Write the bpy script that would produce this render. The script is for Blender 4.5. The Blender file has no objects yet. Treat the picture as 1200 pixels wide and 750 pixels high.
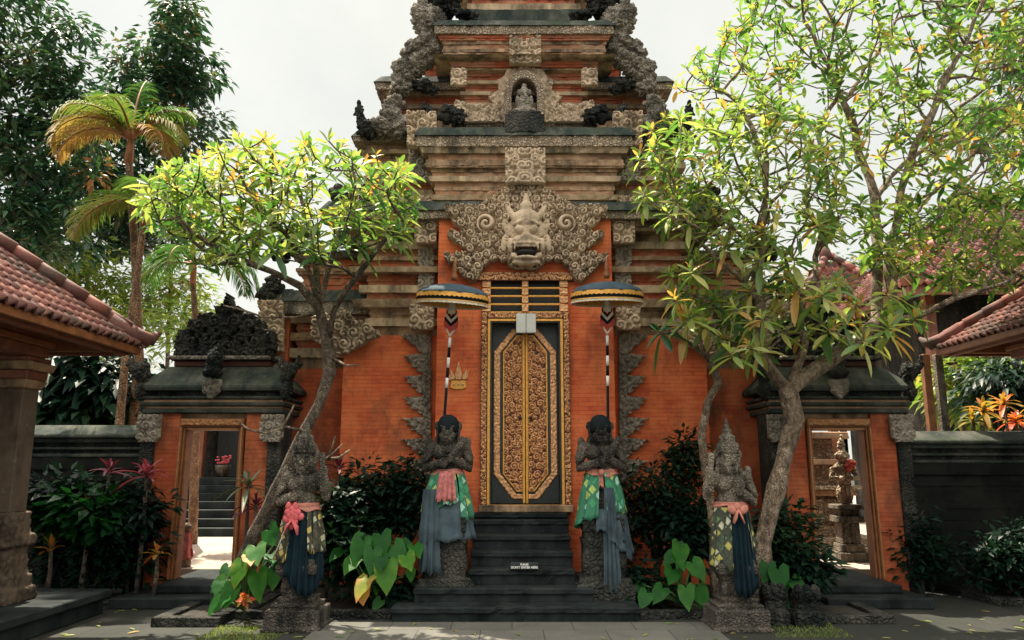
import bpy, bmesh, math, random
import numpy as np
from math import sin, cos, pi, radians, sqrt, atan2
from mathutils import Vector, Matrix, noise

random.seed(7)
RNG = np.random.default_rng(7)
SC = bpy.context.scene
COL = SC.collection

# ------------------------------------------------------------------ camera
F = 900.0                       # focal length in pixels of a 1200 px wide picture
TH = radians(10.94)             # upward tilt
EYE = 1.6
CT, ST = cos(TH), sin(TH)
cam_d = bpy.data.cameras.new("camera")
cam_d.sensor_width = 36.0
cam_d.lens = 36.0 * F / 1200.0
cam_d.clip_start = 0.05
cam_d.clip_end = 600
cam = bpy.data.objects.new("camera", cam_d)
COL.objects.link(cam)
cam.location = (0, 0, EYE)
cam.rotation_euler = (pi / 2 + TH, 0, 0)
SC.camera = cam

# ------------------------------------------------------------------ light
SUN_DIR = Vector((-0.22, 0.36, 0.90)).normalized()
SUN_EL = math.asin(SUN_DIR.z)
SUN_AZ = atan2(SUN_DIR.x, SUN_DIR.y)
w = bpy.data.worlds.new("World")
SC.world = w
w.use_nodes = True
nt = w.node_tree
bg = nt.nodes["Background"]
sky = nt.nodes.new("ShaderNodeTexSky")
sky.sky_type = 'NISHITA'
sky.sun_disc = False
sky.sun_elevation = SUN_EL
sky.sun_rotation = SUN_AZ
sky.air_density = 1.0
sky.dust_density = 4.0
sky.ozone_density = 1.0
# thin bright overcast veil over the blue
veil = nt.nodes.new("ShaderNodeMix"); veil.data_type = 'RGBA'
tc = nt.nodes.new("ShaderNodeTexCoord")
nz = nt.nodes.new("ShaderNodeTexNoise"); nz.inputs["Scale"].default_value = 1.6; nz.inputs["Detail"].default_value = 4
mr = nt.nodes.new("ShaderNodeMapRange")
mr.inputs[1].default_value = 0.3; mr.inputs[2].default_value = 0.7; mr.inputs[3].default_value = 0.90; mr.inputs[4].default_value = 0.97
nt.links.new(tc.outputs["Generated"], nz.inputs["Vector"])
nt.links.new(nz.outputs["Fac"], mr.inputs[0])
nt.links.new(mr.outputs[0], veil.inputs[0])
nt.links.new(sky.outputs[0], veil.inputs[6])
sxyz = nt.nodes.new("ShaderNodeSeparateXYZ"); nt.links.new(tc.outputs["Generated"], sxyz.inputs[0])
# added brightness in the unseen sky overhead and behind the camera, lighting the facade
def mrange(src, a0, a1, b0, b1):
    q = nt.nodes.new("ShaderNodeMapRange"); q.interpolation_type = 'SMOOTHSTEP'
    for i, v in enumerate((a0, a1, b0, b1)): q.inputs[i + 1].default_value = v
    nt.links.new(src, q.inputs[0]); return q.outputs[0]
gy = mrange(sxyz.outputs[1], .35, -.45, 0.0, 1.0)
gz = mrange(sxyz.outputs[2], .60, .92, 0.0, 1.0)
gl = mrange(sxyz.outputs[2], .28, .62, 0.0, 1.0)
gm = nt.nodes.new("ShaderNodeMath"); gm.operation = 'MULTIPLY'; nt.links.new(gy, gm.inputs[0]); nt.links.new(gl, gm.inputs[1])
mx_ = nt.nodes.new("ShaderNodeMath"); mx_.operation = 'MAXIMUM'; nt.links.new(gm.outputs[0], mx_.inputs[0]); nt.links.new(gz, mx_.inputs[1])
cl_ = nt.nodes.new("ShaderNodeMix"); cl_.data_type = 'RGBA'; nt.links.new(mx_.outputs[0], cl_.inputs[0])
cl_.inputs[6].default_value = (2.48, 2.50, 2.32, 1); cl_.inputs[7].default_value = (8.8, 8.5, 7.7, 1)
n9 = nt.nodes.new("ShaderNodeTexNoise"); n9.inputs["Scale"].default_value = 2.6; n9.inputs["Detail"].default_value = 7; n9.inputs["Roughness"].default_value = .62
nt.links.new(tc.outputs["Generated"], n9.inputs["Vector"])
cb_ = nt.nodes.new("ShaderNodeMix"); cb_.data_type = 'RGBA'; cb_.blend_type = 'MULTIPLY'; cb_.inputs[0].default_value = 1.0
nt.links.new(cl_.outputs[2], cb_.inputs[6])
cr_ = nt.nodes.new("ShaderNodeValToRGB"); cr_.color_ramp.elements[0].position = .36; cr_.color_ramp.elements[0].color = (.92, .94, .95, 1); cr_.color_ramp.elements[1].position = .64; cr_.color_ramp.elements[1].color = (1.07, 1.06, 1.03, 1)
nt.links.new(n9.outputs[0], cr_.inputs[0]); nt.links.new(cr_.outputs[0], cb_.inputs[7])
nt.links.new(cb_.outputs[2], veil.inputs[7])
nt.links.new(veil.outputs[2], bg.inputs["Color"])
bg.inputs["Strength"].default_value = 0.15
sl = bpy.data.lights.new("sun", 'SUN')
sl.energy = 5.0
sl.angle = radians(0.53)
sl.color = (1.0, 0.90, 0.72)
sun = bpy.data.objects.new("sun", sl)
COL.objects.link(sun)
sun.rotation_euler = SUN_DIR.to_track_quat('Z', 'Y').to_euler()
sun.location = (0, 0, 30)
vs = SC.view_settings
vs.view_transform = 'Standard'
vs.look = 'None'
vs.exposure = 1.22
vs.gamma = 1.0
vs.use_curve_mapping = False
SC.cycles.max_bounces = 8
SC.cycles.transparent_max_bounces = 8

# ------------------------------------------------------------------ helpers
def at(px, py, Y):
    u = (px - 600) / F; v = (375 - py) / F
    t = Y / (CT - v * ST)
    return Vector((u * t, Y, EYE + (ST + v * CT) * t))

def atz(px, py, z):
    u = (px - 600) / F; v = (375 - py) / F
    t = (z - EYE) / (ST + v * CT)
    return Vector((u * t, (CT - v * ST) * t, z))

def HW(half, py, Y):
    v = (375 - py) / F
    return half / F * Y / (CT - v * ST)

def ZZ(py, Y):
    return at(600, py, Y).z

class MB:
    def __init__(s):
        s.v = []; s.f = []; s.m = []; s.sm = []; s.uv = {}
    def add(s, vs_, fs, mat=0, smooth=False):
        o = len(s.v)
        s.v.extend([tuple(p) for p in vs_])
        for f in fs:
            s.f.append(tuple(i + o for i in f)); s.m.append(mat); s.sm.append(smooth)
        return o
    def box(s, x0, x1, y0, y1, z0, z1, mat=0):
        s.frus(x0, x1, y0, y1, z0, x0, x1, y0, y1, z1, mat)
    def frus(s, x0, x1, y0, y1, z0, X0, X1, Y0, Y1, z1, mat=0):
        s.add([(x0, y0, z0), (x1, y0, z0), (x1, y1, z0), (x0, y1, z0), (X0, Y0, z1), (X1, Y0, z1), (X1, Y1, z1), (X0, Y1, z1)],
              [(3, 2, 1, 0), (4, 5, 6, 7), (0, 1, 5, 4), (1, 2, 6, 5), (2, 3, 7, 6), (3, 0, 4, 7)], mat)
    def slab(s, cx, h0, h1, yc, d0, d1, z0, z1, mat=0):
        s.frus(cx - h0, cx + h0, yc - d0, yc + d0, z0, cx - h1, cx + h1, yc - d1, yc + d1, z1, mat)
    def rough(s, cx, h0, h1, yc, d0, d1, z0, z1, mat=0, seed=0, step=.065, amp=.007):
        """a course of separate worn blocks: uneven faces, open joints, chipped edges"""
        rg = random.Random(seed)
        per = []          # (side, position 0..1, inward offset)
        def side(L):
            n = max(2, int(L / step)); cuts = set(); q = 0
            while q < n: q += rg.randint(4, 8); cuts.add(q)
            off = rg.uniform(-amp, amp); out = []
            for k in range(n):
                if k in cuts: off = rg.uniform(-amp, amp); out.append((k / n, -.012)); continue
                out.append((k / n, off + rg.uniform(-.002, .002)))
            return out
        vs_ = []
        for ring, (h, d, z) in enumerate(((h0, d0, z0), (h1, d1, z1))):
            st = rg.getstate() if ring == 0 else st
            rg.setstate(st)
            chip = random.Random(seed * 3 + ring)
            def o_(v): return v - (chip.uniform(.004, .02) if chip.random() < .10 else 0)
            for t, o in side(2 * max(h0, h1)): vs_.append((cx - h + 2 * h * t, yc - d - o_(o), z + chip.uniform(-.003, .003)))
            for t, o in side(2 * max(d0, d1)): vs_.append((cx + h + o_(o), yc - d + 2 * d * t, z + chip.uniform(-.003, .003)))
            for t, o in side(2 * max(h0, h1)): vs_.append((cx + h - 2 * h * t, yc + d + o_(o), z))
            for t, o in side(2 * max(d0, d1)): vs_.append((cx - h - o_(o), yc + d - 2 * d * t, z + chip.uniform(-.003, .003)))
        n = len(vs_) // 2
        fs = [(i, (i + 1) % n, n + (i + 1) % n, n + i) for i in range(n)] + [tuple(range(n - 1, -1, -1)), tuple(range(n, 2 * n))]
        s.add(vs_, fs, mat)
    def prism(s, pts, y0, y1, mat=0, smooth=False):
        """polygon in XZ (counter-clockwise seen from -Y) between y0 (front) and y1 (back)"""
        n = len(pts)
        vs_ = [(x, y0, z) for x, z in pts] + [(x, y1, z) for x, z in pts]
        fs = [tuple(range(n)), tuple(range(2 * n - 1, n - 1, -1))]
        fs += [(i, i + n, (i + 1) % n + n, (i + 1) % n) for i in range(n)]
        s.add(vs_, fs, mat, smooth)
    def ring(s, po, pi_, y0, y1, mat=0):
        """frame between an outer and an inner polygon of equal count"""
        n = len(po)
        vs_ = [(x, y0, z) for x, z in po] + [(x, y0, z) for x, z in pi_] + [(x, y1, z) for x, z in po] + [(x, y1, z) for x, z in pi_]
        fs = []
        for i in range(n):
            j = (i + 1) % n
            fs += [(i, j, n + j, n + i), (i, 2 * n + i, 2 * n + j, j), (n + i, n + j, 3 * n + j, 3 * n + i), (2 * n + i, 3 * n + i, 3 * n + j, 2 * n + j)]
        s.add(vs_, fs, mat)
    def lathe(s, prof, c=(0, 0, 0), n=16, mat=0, smooth=True, sq=None, mod=None, cap=True):
        """prof: list of (r,z); sq=(sx,sy) scales; mod(ang,k) radius factor"""
        vs_ = []; fs = []
        sx, sy = sq or (1, 1)
        for k, (r, z) in enumerate(prof):
            for i in range(n):
                a = 2 * pi * i / n
                q = r * (mod(a, k) if mod else 1)
                vs_.append((c[0] + q * cos(a) * sx, c[1] + q * sin(a) * sy, c[2] + z))
        m_ = len(prof)
        for k in range(m_ - 1):
            for i in range(n):
                j = (i + 1) % n
                fs.append((k * n + i, k * n + j, (k + 1) * n + j, (k + 1) * n + i))
        if cap:
            fs.append(tuple(range(n - 1, -1, -1))); fs.append(tuple((m_ - 1) * n + i for i in range(n)))
        s.add(vs_, fs, mat, smooth)
    def tube(s, path, rad, n=8, mat=0, smooth=True, flat=1.0):
        path = [Vector(p) for p in path]
        m_ = len(path)
        if not hasattr(rad, '__len__'): rad = [rad] * m_
        d0 = (path[1] - path[0]).normalized()
        ref = Vector((0, 0, 1)) if abs(d0.z) < .9 else Vector((1, 0, 0))
        nx = d0.cross(ref).normalized()
        vs_ = []; fs = []
        for k in range(m_):
            d = (path[min(k + 1, m_ - 1)] - path[max(k - 1, 0)])
            d = d.normalized() if d.length > 1e-9 else d0
            nx = (nx - d * nx.dot(d))
            nx = nx.normalized() if nx.length > 1e-6 else d.orthogonal().normalized()
            ny = d.cross(nx)
            for i in range(n):
                a = 2 * pi * i / n
                vs_.append(path[k] + nx * (cos(a) * rad[k]) + ny * (sin(a) * rad[k] * flat))
        for k in range(m_ - 1):
            for i in range(n):
                j = (i + 1) % n
                fs.append((k * n + i, k * n + j, (k + 1) * n + j, (k + 1) * n + i))
        fs.append(tuple(range(n - 1, -1, -1))); fs.append(tuple((m_ - 1) * n + i for i in range(n)))
        s.add(vs_, fs, mat, smooth)
    def ell(s, c, r, mat=0, nu=16, nv=10, rot=None):
        vs_ = []; fs = []
        c = Vector(c)
        for k in range(nv + 1):
            t = pi * k / nv
            for i in range(nu):
                a = 2 * pi * i / nu
                p = Vector((r[0] * sin(t) * cos(a), r[1] * sin(t) * sin(a), r[2] * cos(t)))
                if rot is not None: p = rot @ p
                vs_.append(c + p)
        for k in range(nv):
            for i in range(nu):
                j = (i + 1) % nu
                fs.append((k * nu + i, (k + 1) * nu + i, (k + 1) * nu + j, k * nu + j))
        s.add(vs_, fs, mat, True)
    def build(s, name, mats, parent=None, bev=0.0, tint=None):
        V = np.array(s.v, dtype=float)
        if parent is None:
            off = np.array([(V[:, 0].min() + V[:, 0].max()) / 2, (V[:, 1].min() + V[:, 1].max()) / 2, V[:, 2].min()])
        else:
            off = np.array(world_loc(parent))
        me = bpy.data.meshes.new(name)
        me.from_pydata((V - off).tolist(), [], s.f)
        if not isinstance(mats, (list, tuple)): mats = [mats]
        for m_ in mats: me.materials.append(m_)
        me.polygons.foreach_set("material_index", s.m)
        me.polygons.foreach_set("use_smooth", s.sm)
        if tint is not None:
            at_ = me.attributes.new("tint", 'FLOAT', 'POINT'); at_.data.foreach_set("value", tint)
        me.update()
        o = bpy.data.objects.new(name, me)
        COL.objects.link(o)
        if parent is None: o.location = off
        else: o.parent = parent
        if bev:
            b = o.modifiers.new("bevel", 'BEVEL'); b.width = bev; b.segments = 1; b.limit_method = 'ANGLE'; b.angle_limit = radians(40)
        return o

def world_loc(o):
    p = Vector(o.location)
    while o.parent is not None:
        o = o.parent; p = p + Vector(o.location)
    return p

def tag(o, label=None, cat=None, group=None, kind=None):
    if label: o["label"] = label
    if cat: o["category"] = cat
    if group: o["group"] = group
    if kind: o["kind"] = kind
    return o

def empty(name, loc, label=None, cat=None, group=None):
    o = bpy.data.objects.new(name, None)
    COL.objects.link(o)
    o.location = loc
    o.empty_display_size = .2
    return tag(o, label, cat, group)

def kids(o):
    return [c for c in COL.objects if c.parent is o]

def copy_tree(o, parent=None):
    c = o.copy(); COL.objects.link(c)
    if parent is not None: c.parent = parent
    for ch in kids(o): copy_tree(ch, c)
    return c

def mirrored(me_obj, name, cx, parent=None):
    """a copy of a mesh object mirrored about the plane x = cx"""
    me = me_obj.data.copy()
    n = len(me.vertices); a = np.zeros(n * 3); me.vertices.foreach_get("co", a)
    a = a.reshape(-1, 3)
    wl = world_loc(me_obj)
    pl = world_loc(parent) if parent is not None else Vector((2 * cx - wl.x, wl.y, wl.z))
    a[:, 0] = 2 * cx - (a[:, 0] + wl.x) - pl.x
    a[:, 1] += wl.y - pl.y; a[:, 2] += wl.z - pl.z
    me.vertices.foreach_set("co", a.ravel()); me.flip_normals(); me.update()
    o = bpy.data.objects.new(name, me); COL.objects.link(o)
    if parent is not None: o.parent = parent
    else: o.location = pl
    for md in me_obj.modifiers:
        b = o.modifiers.new("bevel", 'BEVEL'); b.width = md.width; b.segments = 1; b.limit_method = 'ANGLE'; b.angle_limit = radians(40)
    return o

def carve_noise(p, s):
    """rounded cells with grooves between, as in carved stone"""
    d = noise.voronoi(p * s)[0]
    return min(1.0, (d[1] - d[0]) * 3.2)

def carve_scroll(p, s):
    d, pts = noise.voronoi(p * s)
    r = p * s - pts[0]
    q = 1.5 * d[0] * 1.6 - atan2(r.z, r.x + .4 * r.y) / (2 * pi)
    g = abs(q - round(q)) * 2
    g = max(0.0, min(1.0, (g - .15) / .4)); g = g * g * (3 - 2 * g)
    return min(1.0, (d[1] - d[0]) * 3.5) * (.25 + .75 * g)

def sculpt(mb, name, mats, parent=None, voxel=.015, carve=(14, .012), smooth=2, carve_fn=None):
    """melts the primitives of mb into one continuous surface and cuts fine carving into it"""
    tmp = mb.build("tmp", mats if isinstance(mats, list) else [mats])
    r = tmp.modifiers.new("r", 'REMESH'); r.mode = 'VOXEL'; r.voxel_size = voxel; r.use_smooth_shade = True
    if smooth:
        sm_ = tmp.modifiers.new("s", 'SMOOTH'); sm_.iterations = smooth; sm_.factor = .5
    bpy.context.view_layer.update()
    dg = bpy.context.evaluated_depsgraph_get()
    me = bpy.data.meshes.new_from_object(tmp.evaluated_get(dg))
    loc = Vector(tmp.location)
    old = tmp.data
    bpy.data.objects.remove(tmp); bpy.data.meshes.remove(old)
    me.name = name
    if carve or carve_fn:
        n = len(me.vertices)
        co = np.zeros(n * 3); me.vertices.foreach_get("co", co); co = co.reshape(-1, 3)
        no = np.zeros(n * 3); me.vertices.foreach_get("normal", no); no = no.reshape(-1, 3)
        for i in range(n):
            p = Vector(co[i]) + loc
            if carve_fn: h = carve_fn(p)
            else: h = (carve_noise(p, carve[0]) * .7 + carve_noise(p + Vector((3, 1, 7)), carve[0] * 2.1) * .3 - .5) * carve[1]
            co[i] += no[i] * h
        me.vertices.foreach_set("co", co.ravel()); me.update()
    pl = world_loc(parent) if parent is not None else None
    o = bpy.data.objects.new(name, me); COL.objects.link(o)
    if parent is not None:
        me.transform(Matrix.Translation(loc - pl)); o.parent = parent
    else:
        o.location = loc
    return o

# ---- carved relief (scroll and leaf work)
def scrolls(X, Z, seed, rmin, rmax, sym=None, n=None, fine=1.0):
    """height 0..1 of packed spiral scrolls; sym = x of the mirror axis"""
    rg = np.random.default_rng(seed)
    Xs = np.abs(X - sym) if sym is not None else X
    x0, x1, z0, z1 = Xs.min(), Xs.max(), Z.min(), Z.max()
    Hh = np.zeros_like(X)
    pts = []
    area = (x1 - x0) * (z1 - z0)
    n = n or int(area / (rmin * rmin) * 6) + 30
    for k in range(n):
        r = rmax if k < n * .12 else (rmin if k > n * .5 else rg.uniform(rmin, rmax))
        c = (rg.uniform(x0, x1), rg.uniform(z0, z1))
        if all((c[0] - q[0]) ** 2 + (c[1] - q[1]) ** 2 > (.78 * (r + q[2])) ** 2 for q in pts):
            pts.append((c[0], c[1], r))
    for cx, cz, r in pts:
        dx, dz = Xs - cx, Z - cz
        R = np.sqrt(dx * dx + dz * dz) / r
        ph = np.arctan2(dz, dx)
        s_ = rg.choice([-1, 1])
        tw = (1.7 if r > (rmin + rmax) / 2 else 1.15) * fine
        lob = 1 + .10 * np.cos(7 * ph + rg.uniform(0, 6))
        m_ = R < 1.12 * lob
        q = tw * R - s_ * ph / (2 * pi) + rg.uniform(0, 1)
        dgr = np.abs(q - np.round(q)) * 2
        ridge = np.clip((dgr - .12) / .38, 0, 1); ridge = ridge * ridge * (3 - 2 * ridge)
        edge = np.clip((1.12 * lob - R) / .22, 0, 1)
        h = (.35 + .65 * (1 - np.clip(R, 0, 1) ** 2)) * edge ** .6 * (.18 + .82 * ridge)
        Hh = np.where(m_, np.maximum(Hh, h), Hh)
    return Hh

def inpoly(X, Z, poly):
    ins = np.zeros(X.shape, bool)
    n = len(poly)
    for i in range(n):
        (ax, az), (bx, bz) = poly[i], poly[(i + 1) % n]
        if az == bz: continue
        c = ((az > Z) != (bz > Z)) & (X < (bx - ax) * (Z - az) / (bz - az) + ax)
        ins ^= c
    return ins

def relief(mb, poly, Y, base, amp, seed, rmin, rmax, res=.02, mat=0, sym=None, hfn=None, back=None, holes=None, fine=1.0, hmat=None):
    """a carved panel: outline poly in XZ, standing base+amp proud of plane Y towards -Y; closed at Y (+ back)"""
    P_ = np.array(poly)
    x0, z0 = P_.min(0); x1, z1 = P_.max(0)
    nx = max(2, int((x1 - x0) / res)); nz_ = max(2, int((z1 - z0) / res))
    xs = np.linspace(x0, x1, nx + 1); zs = np.linspace(z0, z1, nz_ + 1)
    X, Z = np.meshgrid(xs, zs)
    Hh = scrolls(X, Z, seed, rmin, rmax, sym, fine=fine)
    if hfn is not None: Hh = hfn(X, Z, Hh)
    cx_, cz_ = (X[:-1, :-1] + X[1:, 1:]) / 2, (Z[:-1, :-1] + Z[1:, 1:]) / 2
    M = inpoly(cx_, cz_, poly)
    if holes is not None: M &= ~holes(cx_, cz_)
    yb = Y if back is None else back
    front = {}; rear = {}
    vs_ = []; fs = []
    def fv(i, j):
        k = (i, j)
        if k not in front:
            front[k] = len(vs_); vs_.append((X[i, j], Y - base - amp * Hh[i, j], Z[i, j]))
        return front[k]
    def rv(i, j):
        k = (i, j)
        if k not in rear:
            rear[k] = len(vs_); vs_.append((X[i, j], (yb + amp * .7 * Hh[i, j]) if back is not None else yb, Z[i, j]))
        return rear[k]
    I, J = M.shape
    for i in range(I):
        for j in range(J):
            if not M[i, j]: continue
            fs.append((fv(i, j), fv(i, j + 1), fv(i + 1, j + 1), fv(i + 1, j)))
            if back is not None:
                fs.append((rv(i, j), rv(i + 1, j), rv(i + 1, j + 1), rv(i, j + 1)))
            if i == 0 or not M[i - 1, j]: fs.append((fv(i, j + 1), fv(i, j), rv(i, j), rv(i, j + 1)))
            if i == I - 1 or not M[i + 1, j]: fs.append((fv(i + 1, j), fv(i + 1, j + 1), rv(i + 1, j + 1), rv(i + 1, j)))
            if j == 0 or not M[i, j - 1]: fs.append((fv(i, j), fv(i + 1, j), rv(i + 1, j), rv(i, j)))
            if j == J - 1 or not M[i, j + 1]: fs.append((fv(i + 1, j + 1), fv(i, j + 1), rv(i, j + 1), rv(i + 1, j + 1)))
    mb.add(vs_, fs, mat, True)

def lobed(poly, step, amp, seed=0):
    """an outline whose edges break into small leaf lobes"""
    rg = random.Random(seed); out = []; n = len(poly)
    for i in range(n):
        (ax, ay), (bx, by) = poly[i], poly[(i + 1) % n]
        L = math.hypot(bx - ax, by - ay); k = max(1, int(L / step)); nx, ny = (by - ay) / (L + 1e-9), -(bx - ax) / (L + 1e-9)
        for j in range(k):
            t = j / k; e = rg.uniform(.5, 1.2) * amp
            out.append((ax + (bx - ax) * t, ay + (by - ay) * t))
            if L > step * .8:
                for q, f in ((.3, .8), (.6, 1.0), (.85, .5)):
                    u = (j + q) / k; out.append((ax + (bx - ax) * u + nx * e * f, ay + (by - ay) * u + ny * e * f))
    return out

def rect(x0, x1, z0, z1):
    return [(x0, z0), (x1, z0), (x1, z1), (x0, z1)]

# ------------------------------------------------------------------ materials
MATS = {}
def newmat(name):
    m_ = bpy.data.materials.new(name); m_.use_nodes = True
    t = m_.node_tree; t.nodes.clear()
    out = t.nodes.new("ShaderNodeOutputMaterial")
    b = t.nodes.new("ShaderNodeBsdfPrincipled")
    t.links.new(b.outputs[0], out.inputs[0])
    MATS[name] = m_
    return m_, t, b, out

def nd(t, kind, **kw):
    n = t.nodes.new(kind)
    for k, v in kw.items():
        if k in n.inputs.keys(): n.inputs[k].default_value = v
        else: setattr(n, k, v)
    return n

def ramp(t, src, stops, interp='LINEAR'):
    r = t.nodes.new("ShaderNodeValToRGB")
    r.color_ramp.interpolation = interp
    e = r.color_ramp.elements
    while len(e) < len(stops): e.new(.5)
    for el, (p, c) in zip(e, stops):
        el.position = p; el.color = (c, c, c, 1) if not hasattr(c, '__len__') else (*c, 1)
    if src is not None: t.links.new(src, r.inputs[0])
    return r

def mixc(t, fac, a, b, mode='MIX'):
    m_ = t.nodes.new("ShaderNodeMix"); m_.data_type = 'RGBA'; m_.blend_type = mode
    for i, v in ((0, fac), (6, a), (7, b)):
        if hasattr(v, 'is_output') or isinstance(v, bpy.types.NodeSocket): t.links.new(v, m_.inputs[i])
        elif i == 0: m_.inputs[0].default_value = v
        else: m_.inputs[i].default_value = (*v, 1)
    return m_.outputs[2]

def pos(t, scale=(1, 1, 1)):
    g = t.nodes.new("ShaderNodeNewGeometry")
    mp = t.nodes.new("ShaderNodeMapping"); mp.inputs["Scale"].default_value = scale
    t.links.new(g.outputs["Position"], mp.inputs["Vector"])
    return mp.outputs[0]

def stone(name, c1, c2, stain, amount=.5, carve=0, bump=.4, rough=.88, scale=3.0, moss=None, moss_amt=.5, cd=.05):
    m_, t, b, out = newmat(name)
    n1 = nd(t, "ShaderNodeTexNoise", Scale=scale, Detail=8, Roughness=.65); t.links.new(pos(t), n1.inputs["Vector"])
    base = ramp(t, n1.outputs[0], [(.32, c1), (.68, c2)]).outputs[0]
    n2 = nd(t, "ShaderNodeTexNoise", Scale=1.0, Detail=9, Roughness=.7); t.links.new(pos(t, (2.6, 2.6, .9)), n2.inputs["Vector"])
    f2 = ramp(t, n2.outputs[0], [(.60 - .28 * amount, 0), (.74 - .2 * amount, 1)]).outputs[0]
    c = mixc(t, f2, base, stain)
    if moss:
        n4 = nd(t, "ShaderNodeTexNoise", Scale=5, Detail=8, Roughness=.75); t.links.new(pos(t), n4.inputs["Vector"])
        f4 = ramp(t, n4.outputs[0], [(.62 - .25 * moss_amt, 0), (.70 - .2 * moss_amt, 1)]).outputs[0]
        c = mixc(t, f4, c, moss)
    # pale lichen flecks
    n5 = nd(t, "ShaderNodeTexNoise", Scale=22, Detail=3); t.links.new(pos(t), n5.inputs["Vector"])
    f5 = ramp(t, n5.outputs[0], [(.66, 0), (.72, .35)]).outputs[0]
    c = mixc(t, f5, c, tuple(min(1, 1.5 * q + .03) for q in c2))
    t.links.new(c, b.inputs["Base Color"])
    b.inputs["Roughness"].default_value = rough; b.inputs["Specular IOR Level"].default_value = .15
    n3 = nd(t, "ShaderNodeTexNoise", Scale=45, Detail=6, Roughness=.7); t.links.new(pos(t), n3.inputs["Vector"])
    bp = nd(t, "ShaderNodeBump", Strength=bump, Distance=.012); t.links.new(n3.outputs[0], bp.inputs["Height"])
    last = bp
    if carve:
        vo = nd(t, "ShaderNodeTexVoronoi", Scale=carve, feature='DISTANCE_TO_EDGE')
        wv = nd(t, "ShaderNodeTexNoise", Scale=6, Detail=2); t.links.new(pos(t), wv.inputs["Vector"])
        ad = nd(t, "ShaderNodeVectorMath", operation='MULTIPLY_ADD'); t.links.new(wv.outputs["Color"], ad.inputs[0]); ad.inputs[1].default_value = (.12, .12, .12); t.links.new(pos(t), ad.inputs[2])
        t.links.new(ad.outputs[0], vo.inputs["Vector"])
        hr = ramp(t, vo.outputs["Distance"], [(0, 0), (.25, 1)])
        b2 = nd(t, "ShaderNodeBump", Strength=1.0, Distance=cd); t.links.new(hr.outputs[0], b2.inputs["Height"]); t.links.new(bp.outputs[0], b2.inputs["Normal"])
        last = b2
    t.links.new(last.outputs[0], b.inputs["Normal"])
    return m_

def brick(name, c1, c2, mortar, stain=None, amount=.3, bw=.26, bh=.058, patch=None, bump=.5):
    m_, t, b, out = newmat(name)
    g = t.nodes.new("ShaderNodeNewGeometry")
    sx = t.nodes.new("ShaderNodeSeparateXYZ"); t.links.new(g.outputs["Position"], sx.inputs[0])
    ad = nd(t, "ShaderNodeMath", operation='ADD'); t.links.new(sx.outputs[0], ad.inputs[0]); t.links.new(sx.outputs[1], ad.inputs[1])
    cb = t.nodes.new("ShaderNodeCombineXYZ"); t.links.new(ad.outputs[0], cb.inputs[0]); t.links.new(sx.outputs[2], cb.inputs[1])
    wob = nd(t, "ShaderNodeTexNoise", Scale=2.2, Detail=3); t.links.new(g.outputs["Position"], wob.inputs["Vector"])
    wa = nd(t, "ShaderNodeVectorMath", operation='MULTIPLY_ADD'); t.links.new(wob.outputs["Color"], wa.inputs[0]); wa.inputs[1].default_value = (.03, .02, 0); t.links.new(cb.outputs[0], wa.inputs[2])
    br = nd(t, "ShaderNodeTexBrick", Scale=1.0)
    br.inputs["Color1"].default_value = (*c1, 1); br.inputs["Color2"].default_value = (*c2, 1); br.inputs["Mortar"].default_value = (*mortar, 1)
    br.inputs["Brick Width"].default_value = bw; br.inputs["Row Height"].default_value = bh; br.inputs["Mortar Size"].default_value = .0035; br.inputs["Mortar Smooth"].default_value = .6; br.inputs["Bias"].default_value = -.1
    t.links.new(wa.outputs[0], br.inputs["Vector"])
    n1 = nd(t, "ShaderNodeTexNoise", Scale=2.2, Detail=8, Roughness=.65); t.links.new(g.outputs["Position"], n1.inputs["Vector"])
    c = mixc(t, ramp(t, n1.outputs[0], [(.42, 0), (.60, .85)]).outputs[0], br.outputs[0], patch or c2)
    if stain:
        n2 = nd(t, "ShaderNodeTexNoise", Scale=1.0, Detail=9, Roughness=.72); t.links.new(pos(t, (2.2, 2.2, 1.1)), n2.inputs["Vector"])
        c = mixc(t, ramp(t, n2.outputs[0], [(.66 - .25 * amount, 0), (.80 - .2 * amount, .85)]).outputs[0], c, stain)
    n3 = nd(t, "ShaderNodeTexNoise", Scale=60, Detail=4); t.links.new(g.outputs["Position"], n3.inputs["Vector"])
    c = mixc(t, ramp(t, n3.outputs[0], [(.3, .0), (.75, .22)]).outputs[0], c, tuple(min(1, q * 1.35) for q in c1))
    t.links.new(c, b.inputs["Base Color"])
    b.inputs["Roughness"].default_value = .9; b.inputs["Specular IOR Level"].default_value = .15
    hs = nd(t, "ShaderNodeMath", operation='MULTIPLY_ADD'); t.links.new(n3.outputs[0], hs.inputs[0]); hs.inputs[1].default_value = .35
    inv = nd(t, "ShaderNodeMath", operation='SUBTRACT'); inv.inputs[0].default_value = 1; t.links.new(br.outputs["Fac"], inv.inputs[1]); t.links.new(inv.outputs[0], hs.inputs[2])
    bp = nd(t, "ShaderNodeBump", Strength=bump, Distance=.008); t.links.new(hs.outputs[0], bp.inputs["Height"]); t.links.new(bp.outputs[0], b.inputs["Normal"])
    return m_

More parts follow.
